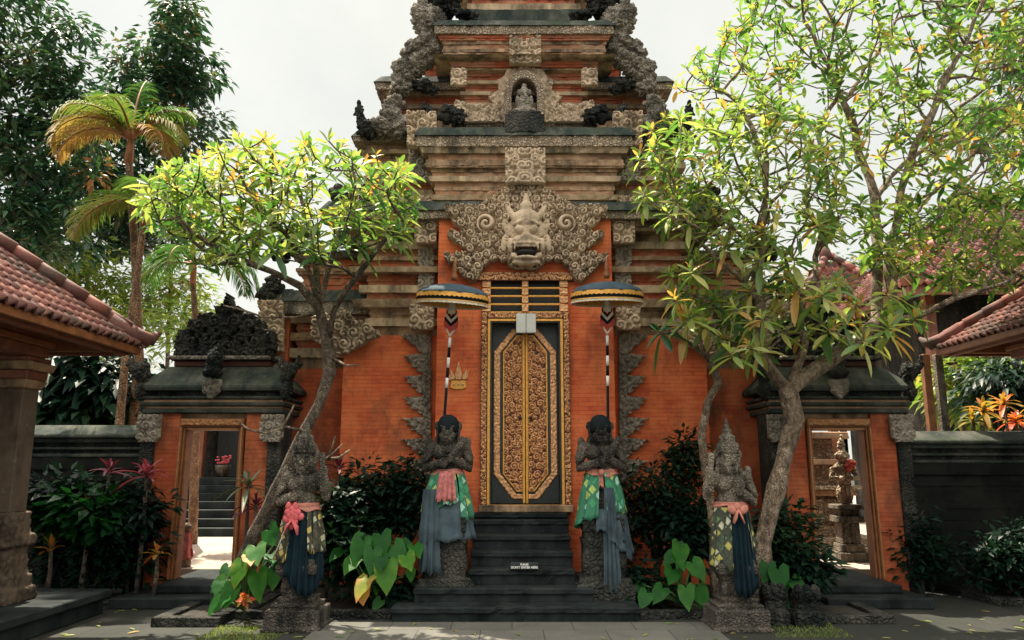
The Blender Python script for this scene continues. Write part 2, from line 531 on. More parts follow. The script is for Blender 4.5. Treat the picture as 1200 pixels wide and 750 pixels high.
def plain(name, c, rough=.6, metal=0.0, var=.25, scale=12, bump=.15, spec=.5, sheen=0):
    m_, t, b, out = newmat(name)
    n1 = nd(t, "ShaderNodeTexNoise", Scale=scale, Detail=6, Roughness=.6); t.links.new(pos(t), n1.inputs["Vector"])
    r = ramp(t, n1.outputs[0], [(.3, tuple(q * (1 - var) for q in c)), (.7, tuple(min(1, q * (1 + var)) for q in c))])
    t.links.new(r.outputs[0], b.inputs["Base Color"])
    b.inputs["Roughness"].default_value = rough; b.inputs["Metallic"].default_value = metal
    b.inputs["Specular IOR Level"].default_value = spec
    if bump:
        n2 = nd(t, "ShaderNodeTexNoise", Scale=scale * 4, Detail=4); t.links.new(pos(t), n2.inputs["Vector"])
        bp = nd(t, "ShaderNodeBump", Strength=bump, Distance=.01); t.links.new(n2.outputs[0], bp.inputs["Height"]); t.links.new(bp.outputs[0], b.inputs["Normal"])
    return m_

def leafmat(name, stops, trans=.45, rough=.42, tcol=1.6, spec=.5):
    """stops: colour along the per-leaf attribute tint"""
    m_, t, b, out = newmat(name)
    a = t.nodes.new("ShaderNodeAttribute"); a.attribute_name = "tint"
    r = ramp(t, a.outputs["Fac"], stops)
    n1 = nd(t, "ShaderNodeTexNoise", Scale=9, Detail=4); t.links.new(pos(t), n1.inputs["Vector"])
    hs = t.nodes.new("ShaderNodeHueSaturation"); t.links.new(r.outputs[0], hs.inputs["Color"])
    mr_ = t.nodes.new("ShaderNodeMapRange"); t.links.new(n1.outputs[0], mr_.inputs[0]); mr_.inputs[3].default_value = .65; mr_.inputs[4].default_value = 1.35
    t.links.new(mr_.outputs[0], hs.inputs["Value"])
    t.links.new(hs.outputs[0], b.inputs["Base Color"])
    b.inputs["Roughness"].default_value = rough; b.inputs["Specular IOR Level"].default_value = spec
    tr = t.nodes.new("ShaderNodeBsdfTranslucent")
    tc_ = mixc(t, 1.0, hs.outputs[0], (tcol * 1.0, tcol * 1.04, tcol * .6), 'MULTIPLY')
    t.links.new(tc_, tr.inputs[0])
    mx = t.nodes.new("ShaderNodeMixShader"); mx.inputs[0].default_value = trans
    t.links.new(b.outputs[0], mx.inputs[1]); t.links.new(tr.outputs[0], mx.inputs[2]); t.links.new(mx.outputs[0], out.inputs[0])
    return m_

TAN = stone("tan_stone", (.33, .23, .145), (.58, .44, .29), (.09, .076, .055), .52, scale=7)
TAN_D = stone("brown_stone", (.25, .15, .088), (.50, .33, .20), (.07, .056, .042), .55, scale=7)
CARV = stone("carved_stone", (.37, .285, .205), (.54, .42, .31), (.17, .14, .105), .22, carve=26, bump=.5)
CARV_R = stone("relief_stone", (.40, .30, .205), (.60, .46, .33), (.17, .13, .095), .40, bump=.4, scale=6)
RELG = stone("grey_relief_stone", (.24, .205, .165), (.42, .36, .29), (.09, .085, .07), .45, bump=.5, scale=6)
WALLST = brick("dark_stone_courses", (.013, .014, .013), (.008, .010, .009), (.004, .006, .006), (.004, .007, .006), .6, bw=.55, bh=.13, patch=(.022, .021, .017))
COLST = stone("column_stone", (.085, .060, .042), (.16, .115, .082), (.035, .028, .022), .5, bump=.5)
CARV_G = stone("grey_carved_stone", (.20, .175, .145), (.42, .36, .29), (.05, .052, .046), .48, carve=22, bump=.6, cd=.02)
MOSS = stone("mossy_stone", (.045, .052, .045), (.14, .132, .11), (.024, .034, .031), .8, bump=.8, moss=(.045, .06, .035), moss_amt=.4)
DARKST = stone("dark_weathered_stone", (.030, .032, .030), (.085, .080, .068), (.009, .013, .013), .6, carve=18, bump=.7, cd=.02)
STEPST = stone("basalt_step_stone", (.009, .014, .015), (.030, .036, .036), (.004, .007, .008), .5, bump=.35, rough=.7)
STATUE = stone("statue_stone", (.19, .160, .125), (.34, .285, .22), (.040, .038, .032), .56, bump=.6, scale=7, carve=30, cd=.018)
STAT_D = stone("dark_statue_stone", (.07, .06, .05), (.17, .145, .12), (.022, .022, .021), .6, bump=.6, scale=7, carve=30, cd=.018)
REDB = brick("red_brick", (.62, .130, .050), (.44, .072, .032), (.42, .080, .038), (.15, .060, .040), .62, patch=(.70, .20, .075), bump=.7)
REDB2 = brick("weathered_red_brick", (.40, .088, .036), (.28, .055, .026), (.24, .048, .026), (.075, .045, .03), .75, patch=(.50, .15, .065), bump=.7)
STRIPE = brick("stripe_brick", (.48, .125, .062), (.36, .09, .048), (.22, .06, .035), (.09, .07, .05), .70, patch=(.44, .25, .155))
BRN = brick("brown_brick", (.37, .185, .10), (.25, .11, .06), (.15, .07, .042), (.085, .075, .06), .74, patch=(.46, .31, .20))
GOLD = plain("gilded_wood", (.64, .33, .15), rough=.45, metal=.35, var=.4, scale=30, bump=.3)
COPPER = plain("copper_brown_paint", (.34, .145, .05), rough=.55, metal=.1, var=.4, scale=30)
GOLDP = plain("gold_paint", (.72, .36, .07), rough=.5, metal=.25, var=.25, scale=25)
DKRED = plain("dark_red_paint", (.075, .016, .011), rough=.6)
BLKW = plain("black_green_paint", (.012, .018, .018), rough=.45, var=.4)
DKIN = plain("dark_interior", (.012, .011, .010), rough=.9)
WOODR = plain("red_brown_timber", (.20, .07, .035), rough=.6, var=.4, scale=8)
WOODO = plain("orange_brown_timber", (.25, .095, .035), rough=.55, var=.35, scale=8)
CREAM = plain("cream_cloth", (.62, .54, .42), rough=.9, spec=.1)
BLUEC = plain("slate_blue_cloth", (.048, .075, .098), rough=.75, spec=.1, var=.3, scale=5)
BLACKC = plain("black_cloth", (.010, .014, .017), rough=.9, spec=.1, var=.3)
GREYC = plain("blue_grey_cloth", (.058, .082, .098), rough=.85, spec=.1, var=.4, scale=5)
NAVYC = plain("navy_cloth", (.008, .020, .028), rough=.85, spec=.1, var=.3, scale=7)
PINKC = plain("pink_cloth", (.56, .12, .13), rough=.85, spec=.1, var=.25, scale=30)
PINKD = plain("faded_pink_cloth", (.42, .15, .14), rough=.85, spec=.1, var=.4, scale=22)
ROSEC = plain("dusty_rose_cloth", (.42, .17, .13), rough=.85, spec=.1, var=.3, scale=20)
CREST = plain("white_plate", (.50, .50, .46), rough=.5, var=.1)
WHITEP = plain("white_paint", (.80, .80, .78), rough=.6, var=.05)
REDP = plain("red_paint", (.45, .05, .03), rough=.6)
# patterned cloth and special materials
def cloth_pattern(name, cols, scale, ang=45, rough=.8):
    m_, t, b, out = newmat(name)
    tc_ = t.nodes.new("ShaderNodeTexCoord")
    mp = t.nodes.new("ShaderNodeMapping"); mp.inputs["Scale"].default_value = (scale, scale, scale); mp.inputs["Rotation"].default_value = (0, radians(ang), 0)
    t.links.new(tc_.outputs["Object"], mp.inputs[0])
    vo = nd(t, "ShaderNodeTexVoronoi", Scale=1.0, feature='F1', distance='CHEBYCHEV'); vo.inputs["Randomness"].default_value = .35
    t.links.new(mp.outputs[0], vo.inputs["Vector"])
    sp = t.nodes.new("ShaderNodeSeparateColor"); t.links.new(vo.outputs["Color"], sp.inputs[0])
    st = [(i / len(cols), c) for i, c in enumerate(cols)]
    r = ramp(t, sp.outputs[0], st, 'CONSTANT')
    edge = ramp(t, vo.outputs["Distance"], [(.33, 0), (.40, 1)], 'LINEAR')
    c = mixc(t, edge.outputs[0], r.outputs[0], cols[-1])
    n1 = nd(t, "ShaderNodeTexNoise", Scale=30, Detail=3); t.links.new(tc_.outputs["Object"], n1.inputs["Vector"])
    c = mixc(t, ramp(t, n1.outputs[0], [(.4, 0), (.7, .35)]).outputs[0], c, tuple(q * .5 for q in cols[0]))
    t.links.new(c, b.inputs["Base Color"]); b.inputs["Roughness"].default_value = rough
    return m_

SAR_G = cloth_pattern("green_brocade_cloth", [(.05, .28, .13), (.42, .50, .12), (.07, .36, .22), (.35, .62, .48), (.03, .16, .09)], 9)
SAR_C = cloth_pattern("checked_cloth", [(.38, .36, .09), (.03, .06, .05), (.50, .50, .36), (.10, .22, .10), (.02, .03, .03)], 11)
SAR_S = cloth_pattern("striped_gold_cloth", [(.46, .36, .09), (.02, .03, .03), (.42, .42, .28), (.06, .12, .07), (.02, .02, .02)], 13, 30)

# bark with pale and dark patches
def barkmat(name, c1, c2, c3, scale=9):
    m_, t, b, out = newmat(name)
    n1 = nd(t, "ShaderNodeTexNoise", Scale=scale, Detail=8, Roughness=.7); t.links.new(pos(t, (1, 1, .7)), n1.inputs["Vector"])
    r = ramp(t, n1.outputs[0], [(.36, c3), (.47, c1), (.60, c2)])
    vo = nd(t, "ShaderNodeTexVoronoi", Scale=scale * 3.2, feature='DISTANCE_TO_EDGE'); t.links.new(pos(t, (1, 1, 1.3)), vo.inputs["Vector"])
    ed = ramp(t, vo.outputs["Distance"], [(0, 0), (.12, 1)])
    c = mixc(t, ed.outputs[0], tuple(q * .9 for q in c1), r.outputs[0])
    t.links.new(c, b.inputs["Base Color"]); b.inputs["Roughness"].default_value = .85
    n2 = nd(t, "ShaderNodeMath", operation='ADD'); t.links.new(n1.outputs[0], n2.inputs[0]); t.links.new(ed.outputs[0], n2.inputs[1])
    bp = nd(t, "ShaderNodeBump", Strength=1.0, Distance=.035); t.links.new(n2.outputs[0], bp.inputs["Height"]); t.links.new(bp.outputs[0], b.inputs["Normal"])
    return m_
BARK = barkmat("frangipani_bark", (.24, .165, .11), (.50, .39, .28), (.055, .042, .032), 13)
BARK_D = barkmat("dark_bark", (.12, .088, .062), (.26, .195, .14), (.035, .03, .025), 10)
BARK_P = barkmat("palm_bark", (.22, .12, .06), (.34, .21, .12), (.08, .05, .03), 6)
LEAF_F = leafmat("frangipani_leaf", [(0, (.02, .065, .025)), (.35, (.05, .13, .03)), (.62, (.13, .21, .05)), (.85, (.27, .30, .09)), (.96, (.36, .34, .11)), (1, (.40, .22, .06))], trans=.42, tcol=1.9)
LEAF_F2 = leafmat("frangipani_leaf_far", [(0, (.02, .06, .022)), (.4, (.055, .13, .03)), (.7, (.15, .22, .05)), (.9, (.27, .29, .08)), (.98, (.32, .28, .09)), (1, (.36, .19, .06))], trans=.45, tcol=2.0)
LEAF_M = leafmat("mango_leaf", [(0, (.012, .045, .030)), (.5, (.026, .075, .038)), (.86, (.065, .11, .040)), (.94, (.22, .13, .05)), (1, (.30, .15, .06))], trans=.28, rough=.4, tcol=1.7)
LEAF_L = leafmat("light_foliage_leaf", [(0, (.05, .10, .02)), (.5, (.14, .20, .03)), (.85, (.26, .26, .06)), (1, (.36, .20, .07))], trans=.45, tcol=2.0)
LEAF_P = leafmat("palm_frond", [(0, (.03, .09, .025)), (.35, (.10, .17, .04)), (.6, (.24, .20, .06)), (1, (.33, .16, .06))], trans=.35, tcol=1.5, spec=.15, rough=.6)
LEAF_S = leafmat("shrub_leaf", [(0, (.005, .018, .012)), (.6, (.009, .032, .017)), (1, (.03, .06, .022))], trans=.25, tcol=1.3, spec=.18)
LEAF_T = leafmat("taro_leaf", [(0, (.008, .055, .018)), (.5, (.022, .125, .014)), (.78, (.075, .20, .018)), (.92, (.34, .28, .05)), (1, (.48, .20, .07))], trans=.35, tcol=1.9, rough=.5, spec=.22)
LEAF_R = leafmat("red_cordyline_leaf", [(0, (.045, .012, .022)), (.5, (.18, .02, .05)), (1, (.42, .07, .11))], trans=.3, tcol=1.6)
LEAF_B = leafmat("fern_strap_leaf", [(0, (.025, .045, .03)), (.5, (.07, .085, .045)), (1, (.20, .19, .12))], trans=.25, tcol=1.2)
LEAF_O = leafmat("croton_leaf", [(0, (.03, .07, .02)), (.4, (.20, .17, .03)), (.75, (.45, .20, .03)), (1, (.50, .08, .03))], trans=.4, tcol=1.7)

# ------------------------------------------------------------------ ground
def groundmat(name, c1, c2, joint, bw, bh, stain, wet=.75, size=.006):
    m_, t, b, out = newmat(name)
    g = t.nodes.new("ShaderNodeNewGeometry")
    br = nd(t, "ShaderNodeTexBrick", Scale=1.0)
    br.inputs["Color1"].default_value = (*c1, 1); br.inputs["Color2"].default_value = (*c2, 1); br.inputs["Mortar"].default_value = (*joint, 1)
    br.inputs["Brick Width"].default_value = bw; br.inputs["Row Height"].default_value = bh; br.inputs["Mortar Size"].default_value = size; br.inputs["Mortar Smooth"].default_value = .3
    t.links.new(g.outputs["Position"], br.inputs["Vector"])
    n1 = nd(t, "ShaderNodeTexNoise", Scale=1.3, Detail=9, Roughness=.7); t.links.new(g.outputs["Position"], n1.inputs["Vector"])
    c = mixc(t, ramp(t, n1.outputs[0], [(.42, 0), (.68, .8)]).outputs[0], br.outputs[0], stain)
    n2 = nd(t, "ShaderNodeTexNoise", Scale=40, Detail=6); t.links.new(g.outputs["Position"], n2.inputs["Vector"])
    c = mixc(t, ramp(t, n2.outputs[0], [(.3, 0), (.8, .4)]).outputs[0], c, tuple(q * 1.5 for q in c2))
    t.links.new(c, b.inputs["Base Color"]); b.inputs["Roughness"].default_value = wet; b.inputs["Specular IOR Level"].default_value = .2
    bp = nd(t, "ShaderNodeBump", Strength=.5, Distance=.01)
    h = nd(t, "ShaderNodeMath", operation='SUBTRACT'); t.links.new(n2.outputs[0], h.inputs[0]); t.links.new(br.outputs["Fac"], h.inputs[1])
    t.links.new(h.outputs[0], bp.inputs["Height"]); t.links.new(bp.outputs[0], b.inputs["Normal"])
    return m_
PAVE = groundmat("stone_paving", (.040, .039, .034), (.027, .028, .025), (.009, .010, .009), .5, .5, (.014, .018, .014))
PATH = groundmat("pale_path_slabs", (.15, .14, .125), (.095, .092, .083), (.028, .028, .024), .62, .9, (.055, .056, .047), .7)
COURT = groundmat("courtyard_paving", (.40, .33, .27), (.34, .28, .23), (.16, .13, .10), .6, .6, (.26, .21, .17), .85)
SOIL = plain("garden_soil", (.030, .026, .020), rough=.95, var=.5, scale=10, bump=.8)

def sheet(name, x0, x1, y0, y1, z, mat, kind='structure'):
    m_ = MB(); m_.add([(x0, y0, z), (x1, y0, z), (x1, y1, z), (x0, y1, z)], [(0, 1, 2, 3)])
    o = m_.build(name, mat); o["kind"] = kind
    return o
sheet("ground", -150, 150, -60, 300, 0.0, PAVE)
m_ = MB(); m_.box(-1.97, 2.05, 2.0, 8.50, -.05, .022); o = m_.build("path", PATH, bev=.006); o["kind"] = 'structure'
m_ = MB()
m_.box(-60, -3.93, 11.35, 60, -.1, .20); m_.box(-3.93, 4.37, 13.4, 60, -.1, .20); m_.box(4.37, 60, 11.35, 60, -.1, .20)
o = m_.build("courtyard_ground", COURT); o["kind"] = 'structure'

# ------------------------------------------------------------------ the gate tower
CX = at(615.5, 400, 10.4).x
YC = 12.0
tower = empty("temple_gate", (CX, YC, 0), "tall red brick and carved stone temple gate with gilded double door and stepped tower", "temple gate")
SM = [TAN, TAN_D, CARV, REDB, STRIPE, BRN, MOSS, CARV_G, DARKST]
T_, TD, CV, RB, RW, BR_, MS, CG, DK = range(9)

def courses(mb, Y, base, rows, z_start, mats_jit=True):
    """stacked courses; rows = (py_top, half_bottom, half_top, material); each course's projection follows its half width"""
    zp = z_start
    split = []; prev = None
    for (pt, h0, h1, mat) in rows:
        if prev is not None and prev - pt > 6.5 and mat in (BR_, TD, RW):
            n = 4 if prev - pt > 15 else 3 if prev - pt > 9.5 else 2
            for k in range(1, n + 1):
                q = prev - (prev - pt) * k / n; e_ = (1.4 if k % 2 else 0)
                split.append((q, h0 - e_, h0 - e_, mat if k % 2 else TD if mat != RW else RW))
        else: split.append((pt, h0, h1, mat))
        prev = pt
    rows = split
    y_ref = HW(base, 300, Y)
    for (pt, h0, h1, mat) in rows:
        yf = Y - (HW(max(h0, h1), pt, Y) - HW(base, pt, Y)) * .8
        z1 = max(ZZ(pt, yf), zp + .015)
        a0, a1 = HW(h0, pt, Y), HW(h1, pt, Y)
        b = HW(base, pt, Y)
        d0, d1 = (YC - Y) + (a0 - b) * .8, (YC - Y) + (a1 - b) * .8
        mb.rough(CX, a0, a1, YC, d0, d1, zp, z1, mat, seed=int(a0 * 1000 + pt * 7))
        zp = z1
    return zp

# --- centre bay
YB = 10.4
def cbay():
    mb = MB()
    hb = HW(104, 420, YB)
    zt = ZZ(250, YB)
    ox0, ox1 = CX - .56, CX + .56     # recess of the door
    zd0, zd1 = 1.13, ZZ(321, YB) 
    mb.box(CX - hb, ox0, YB, 2 * YC - YB, 0, zt, 0)
    mb.box(ox1, CX + hb, YB, 2 * YC - YB, 0, zt, 0)
    mb.box(ox0, ox1, YB, 2 * YC - YB, zd1, zt, 0)
    mb.box(ox0, ox1, YB, 2 * YC - YB, 0, zd0 - .004, 0)
    mb.box(ox0, ox1, YB + .45, YB + .6, zd0, zd1, 0)
    mb.build("brick_bay", REDB, tower)
    return zt
zc = cbay()
mb = MB()
zc = courses(mb, YB, 104, [(243, 108, 108, TD), (235, 104, 104, BR_), (228, 108, 111, T_), (214, 106, 106, BR_), (206, 111, 112, T_), (198, 109, 114, BR_),
     (187, 116, 116, TD), (181, 112, 112, BR_), (172, 118, 121, T_), (159, 124, 124, CV), (147, 127, 121, MS)], zc)
mb.build("cornice", SM, tower)
ZL1 = zc
YT2 = 10.78
mb = MB()
zc = courses(mb, YT2, 72, [(126, 84, 84, CV), (120, 75, 75, T_), (113, 70, 70, RW), (107, 75, 75, T_), (100, 70, 70, RW), (94, 76, 76, T_), (86, 70, 70, RW), (80, 80, 80, T_),
     (72, 86, 86, RW), (66, 98, 104, T_), (48, 94, 94, BR_), (41, 98, 98, RW), (30, 102, 102, CV), (21, 104, 98, MS)], zc - .05)
mb.build("upper_storey", SM, tower)
YT3 = 11.05
mb = MB()
zc = courses(mb, YT3, 62, [(10, 76, 74, MS), (4, 66, 66, T_), (-4, 62, 62, RW), (-10, 66, 66, T_), (-20, 60, 60, RW), (-28, 70, 74, T_), (-45, 66, 66, BR_), (-55, 80, 82, CV), (-66, 84, 62, MS),
     (-76, 52, 52, T_), (-90, 46, 46, RW), (-100, 58, 60, T_), (-108, 62, 42, MS), (-120, 30, 30, RW), (-128, 38, 30, CV), (-175, 22, 5, DK)], zc - .05)
mb.build("top_storey", SM, tower)
TOPZ = zc

# --- side wings (built once across the whole width behind the bay)
YW1 = 10.80
def panel_row(half, pt, Y, name, mat):
    mb = MB(); h = HW(half, 480, Y); d = YC - Y
    z1 = ZZ(pt, Y)
    mb.slab(CX, h, h, YC, d, d, 0, z1, 0)
    mb.build(name, mat, tower)
    return z1
z1 = panel_row(215, 393, YW1, "wing_wall", REDB)
mb = MB()
z1 = courses(mb, YW1, 180, [(383, 178, 178, TD), (373, 186, 186, T_), (362, 182, 182, TD), (350, 195, 201, T_), (344, 184, 184, RW), (334, 192, 192, T_), (322, 184, 184, RW), (312, 200, 203, T_),
     (306, 184, 184, RW), (300, 190, 190, TD), (293, 184, 184, RW), (283, 192, 192, T_), (275, 186, 186, TD), (266, 206, 208, T_), (259, 214, 214, TD), (247, 226, 226, CV), (233, 230, 221, MS)], z1)
mb.build("wing_cornice", SM, tower)
YW2 = 10.98
mb = MB()
z1 = courses(mb, YW2, 180, [(222, 188, 188, T_), (213, 180, 180, RW), (206, 187, 187, T_), (199, 180, 180, BR_), (190, 188, 188, T_), (182, 180, 180, BR_), (175, 188, 191, T_), (170, 184, 184, TD), (160, 197, 197, CV), (148, 199, 191, MS)], z1 - .05)
mb.build("wing_storey", SM, tower)
YW3 = 11.2
mb = MB()
z1 = courses(mb, YW3, 155, [(136, 162, 162, TD), (129, 155, 155, RW), (122, 161, 161, T_), (114, 155, 155, RW), (107, 162, 164, T_), (96, 171, 171, CV), (86, 173, 165, MS),
     (70, 118, 118, RW), (60, 124, 124, T_), (48, 118, 118, RW), (38, 124, 126, CV), (26, 126, 96, MS)], z1 - .05)
mb.build("wing_storey", SM, tower)
# outer, lower wings
YW0 = 11.1
z1 = panel_row(281, 432, YW0, "outer_wing_wall", REDB2)
mb = MB()
z1 = courses(mb, YW0, 270, [(420, 268, 268, TD), (408, 278, 280, T_), (400, 268, 268, RW), (390, 278, 278, TD), (380, 268, 268, RW), (370, 280, 284, T_), (353, 298, 298, CG), (338, 302, 292, MS),
    (322, 262, 262, RW), (314, 268, 268, TD), (304, 262, 262, RW), (296, 270, 274, CG), (284, 276, 235, MS)], z1)
mb.build("outer_wing_cornice", SM, tower)

# --- carved work
def carved(name, px0, py0, px1, py1, Y, base, amp, seed, rmin=.035, rmax=.09, mat=CARV_R, both=True, res=.016, sym=False, poly=None, parent=None, fine=1.0):
    """panel in picture outline at plane Y; both = also the mirror image about the tower's axis"""
    if poly is None: poly = [(px0, py1), (px1, py1), (px1, py0), (px0, py0)]
    P_ = [(at(x, y, Y - base).x, at(x, y, Y - base).z) for x, y in poly]
    mb = MB(); relief(mb, P_, Y, base - amp * .5, amp * 1.7, seed, rmin * 1.15, rmax * 1.1, min(res, .0125), sym=CX if sym else None, fine=fine, hfn=lambda X, Z, H_: np.where(H_ < .14, -.3, H_))
    o = mb.build(name, {CARV: CARV_R, CARV_G: RELG}.get(mat, mat), parent or tower)
    if both: mirrored(o, name, CX, parent or tower)
    return o
carved("carved_tablet", 592, 174, 639, 214, 10.2, .10, .035, 11, both=False, sym=True)
carved("carved_tablet", 597, 37, 634, 74, 10.62, .10, .035, 12, both=False, sym=True)
carved("carved_corner", 477, 131, 511, 171, 10.42, .12, .05, 13, mat=CARV)
carved("carved_corner", 479, 174, 510, 212, 10.62, .10, .04, 14, mat=CARV_G)
carved("carved_corner", 486, 229, 511, 285, 10.52, .06, .04, 15)
carved("carved_strip", 490, 287, 509, 342, 10.75, .06, .03, 16, mat=CARV_G)
carved("carved_corner", 480, 357, 508, 386, 10.60, .08, .04, 17)
carved("carved_corner", 528, 80, 547, 100, 10.60, .06, .03, 18)
carved("carved_corner", 532, 118, 546, 136, 10.62, .06, .03, 24)
carved("carved_border", 511, 160, 591, 172, 10.25, .03, .02, 19, .022, .035)
carved("carved_border", 541, 122, 594, 143, 10.64, .05, .03, 20, .025, .05)
carved("carved_border", 520, 30, 596, 40, 10.55, .04, .02, 21, .022, .03)
carved("carved_corner", 303, 352, 331, 412, 10.86, .10, .045, 22, mat=CARV)
# toothed leaf strip along the edge of the side panels
rt = random.Random(5)
teeth = [(505, 392), (470, 392), (473, 397), (479, 398), (481, 404), (488, 405), (490, 411), (495, 414)]
for k in range(6):
    y = 417 + 24.6 * k; j_ = lambda: rt.uniform(-1.2, 1.2)
    teeth += [(472 - k * .3 + j_(), y), (478 + j_(), y + 3), (476 + j_(), y + 7), (483 + j_(), y + 8), (482 + j_(), y + 13), (489 + j_(), y + 13), (489 + j_(), y + 18), (495, y + 19), (496, y + 22.5)]
teeth += [(497, 565), (505, 565)]
carved("leaf_toothed_strip", 0, 0, 0, 0, YW1 - .02, .05, .035, 25, .022, .045, CARV_G, poly=teeth[::-1], res=.014)
# hanging scroll bracket at the outer edge of the side panels
brk = [(445, 392), (430, 398), (418, 406), (404, 414), (392, 413), (392, 404), (378, 404), (366, 396), (366, 372), (378, 366), (392, 374), (404, 362), (414, 376), (428, 378)]
carved("scroll_bracket", 0, 0, 0, 0, YW1 - .10, .14, .05, 26, .04, .09, CARV, poly=lobed(brk, 8, 2.2, 4))

# --- guardian mask over the door
def zp_(p): return (510 + p[0] / 5.357, 200 + p[1] / 5.357)
half = [(570, 78), (490, 82), (425, 128), (345, 183), (282, 224), (55, 222), (60, 250), (95, 285), (150, 350), (205, 384), (75, 390), (100, 420), (150, 452), (195, 482), (205, 515), (55, 523), (75, 555),
        (115, 585), (150, 625), (195, 672), (245, 688), (275, 640), (300, 600), (345, 562), (400, 548), (450, 562), (485, 602), (570, 604)]
pl_ = [zp_(p) for p in half]; pr_ = [zp_((1140 - p[0], p[1])) for p in half[1:-1]][::-1]
poly = pl_ + pr_
YM = 10.26
P_ = [(at(x, y, YM).x, at(x, y, YM).z) for x, y in poly]
P_ = lobed(P_[::-1], .10, -.028, 3)
mcx, mcz = (at(616.4, 262, YM).x), at(616, 262, YM).z
def mask_h(X, Z, Hh):
    # two large scrolls and the raised middle
    for sx in (-1, 1):
        c = at(616.4 + sx * 47, 263, YM)
        dx, dz = X - c.x, Z - c.z
        R = np.sqrt(dx * dx + dz * dz) / .135
        ph = np.arctan2(dz, dx * sx)
        q = 1.6 * R + ph / (2 * pi); dg = np.abs(q - np.round(q)) * 2
        rd = np.clip((dg - .10) / .45, 0, 1); rd = rd * rd * (3 - 2 * rd)
        h = .1 + .95 * rd * (1 - .35 * R)
        Hh = np.where(R < 1, h, np.where(R < 1.08, .1, Hh))
    d = np.sqrt(((X - mcx) / .75) ** 2 + ((Z - mcz) / .6) ** 2)
    Hh = np.where(Hh < .16, -.55, Hh)
    return Hh + np.clip(1 - d, 0, 1) * 1.3
mb = MB(); relief(mb, P_, YB, YB - YM, .085, 31, .038, .075, .0105, sym=mcx, hfn=mask_h)
mask = mb.build("guardian_mask", CARV_R, tower)
# the face
fm = MB()
def fz(py): return at(616, py, YM - .12).z
k_ = .98 / 85
yf = YM - .10
E = fm.ell
E((mcx, yf + .02, fz(268)), (.245, .14, .27)); E((mcx, yf - .05, fz(256)), (.20, .13, .13))     # broad flat head
E((mcx, yf - .14, fz(283)), (.20, .13, .075)); E((mcx, yf - .24, fz(279)), (.065, .06, .055))     # upper jaw, nose
for sx in (-1, 1):
    E((mcx + sx * .105, yf - .15, fz(270)), (.058, .06, .056)); E((mcx + sx * .11, yf - .13, fz(262)), (.10, .06, .028), rot=Matrix.Rotation(sx * .45, 3, 'Y'))
    E((mcx + sx * .06, yf - .24, fz(281)), (.032, .035, .026))
    E((mcx + sx * .215, yf - .08, fz(288)), (.045, .10, .11)); E((mcx + sx * .17, yf - .10, fz(301)), (.05, .09, .05))
    E((mcx + sx * .20, yf - .02, fz(251)), (.05, .07, .15), rot=Matrix.Rotation(sx * .5, 3, 'Y')); E((mcx + sx * .27, yf, fz(266)), (.05, .06, .14), rot=Matrix.Rotation(sx * .25, 3, 'Y'))
    E((mcx + sx * .30, yf + .02, fz(284)), (.05, .06, .13), rot=Matrix.Rotation(sx * -.1, 3, 'Y'))
    fm.tube([(mcx + sx * .15, yf - .24, fz(288)), (mcx + sx * .16, yf - .26, fz(294)), (mcx + sx * .145, yf - .25, fz(298))], [.022, .017, .005], 6)
E((mcx, yf - .02, fz(243)), (.09, .09, .11)); E((mcx, yf + .0, fz(236)), (.05, .06, .13))
E((mcx, yf - .18, fz(287.5)), (.20, .10, .026)); E((mcx, yf - .16, fz(304)), (.15, .12, .035)); E((mcx, yf - .06, fz(308)), (.20, .12, .045))
for q in range(-4, 5): E((mcx + q * .036, yf - .25 + abs(q) * .010, fz(291)), (.015, .016, .024))
fm.v = [(x, yf + (y - yf) * .62, z) for x, y, z in fm.v]
face = sculpt(fm, "mask_face", [CARV_R], mask, voxel=.011, carve=(15, .006))
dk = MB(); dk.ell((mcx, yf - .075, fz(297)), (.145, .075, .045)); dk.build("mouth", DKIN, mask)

# --- niche with a seated figure
def arch(cx, w_, z0, zs, n=10):
    return [(cx - w_, z0), (cx + w_, z0)] + [(cx + w_ * cos(a), zs + w_ * 1.25 * sin(a)) for a in np.linspace(0, pi, n)]
YN = 10.52
nw = HW(15, 120, YN)
zs_, z0_ = ZZ(110, YN), ZZ(146, YN)
mb = MB(); mb.ring(arch(CX, nw * 1.55, z0_, zs_), arch(CX, nw, z0_, zs_), YN - .04, YT2 - .012)
nichefr = mb.build("niche", CARV, tower, bev=.012)
mb = MB(); mb.prism(arch(CX, nw * 1.02, z0_, zs_), YT2 - .020, YT2 - .010); mb.build("recess", DKIN, nichefr)
npoly = [(580, 146), (580, 122), (572, 112), (584, 104), (583, 92), (590, 88), (594, 80), (604, 79), (616, 73), (627, 79), (637, 80), (641, 88), (648, 92), (647, 104), (659, 112), (651, 122), (651, 146)]
P_ = [(at(x, y, YN + .1).x, at(x, y, YN + .1).z) for x, y in npoly][::-1]
mb = MB(); relief(mb, P_, YT2 - .02, .08, .05, 41, .03, .06, .015, sym=CX, holes=lambda X, Z: inpoly(X, Z, arch(CX, nw * 1.1, z0_ - 1, zs_)))
mb.build("niche_surround", CARV_R, nichefr)
mb = MB(); mb.box(CX - nw * 1.5, CX + nw * 1.5, YB - .22, YT2, ZL1 - .10, ZZ(141, YB)); mb.box(CX - nw * 1.25, CX + nw * 1.25, YB - .1, YT2, ZZ(141, YB), ZZ(133, YB))
mb.build("niche_sill", DARKST, nichefr, bev=.015)
zs0 = ZZ(133, YB)
sm_ = MB()
E = sm_.ell; yq = YN + .04
E((CX, yq, zs0 + .10), (.13, .11, .11)); E((CX, yq, zs0 + .24), (.10, .09, .13)); E((CX, yq - .03, zs0 + .40), (.07, .07, .085))
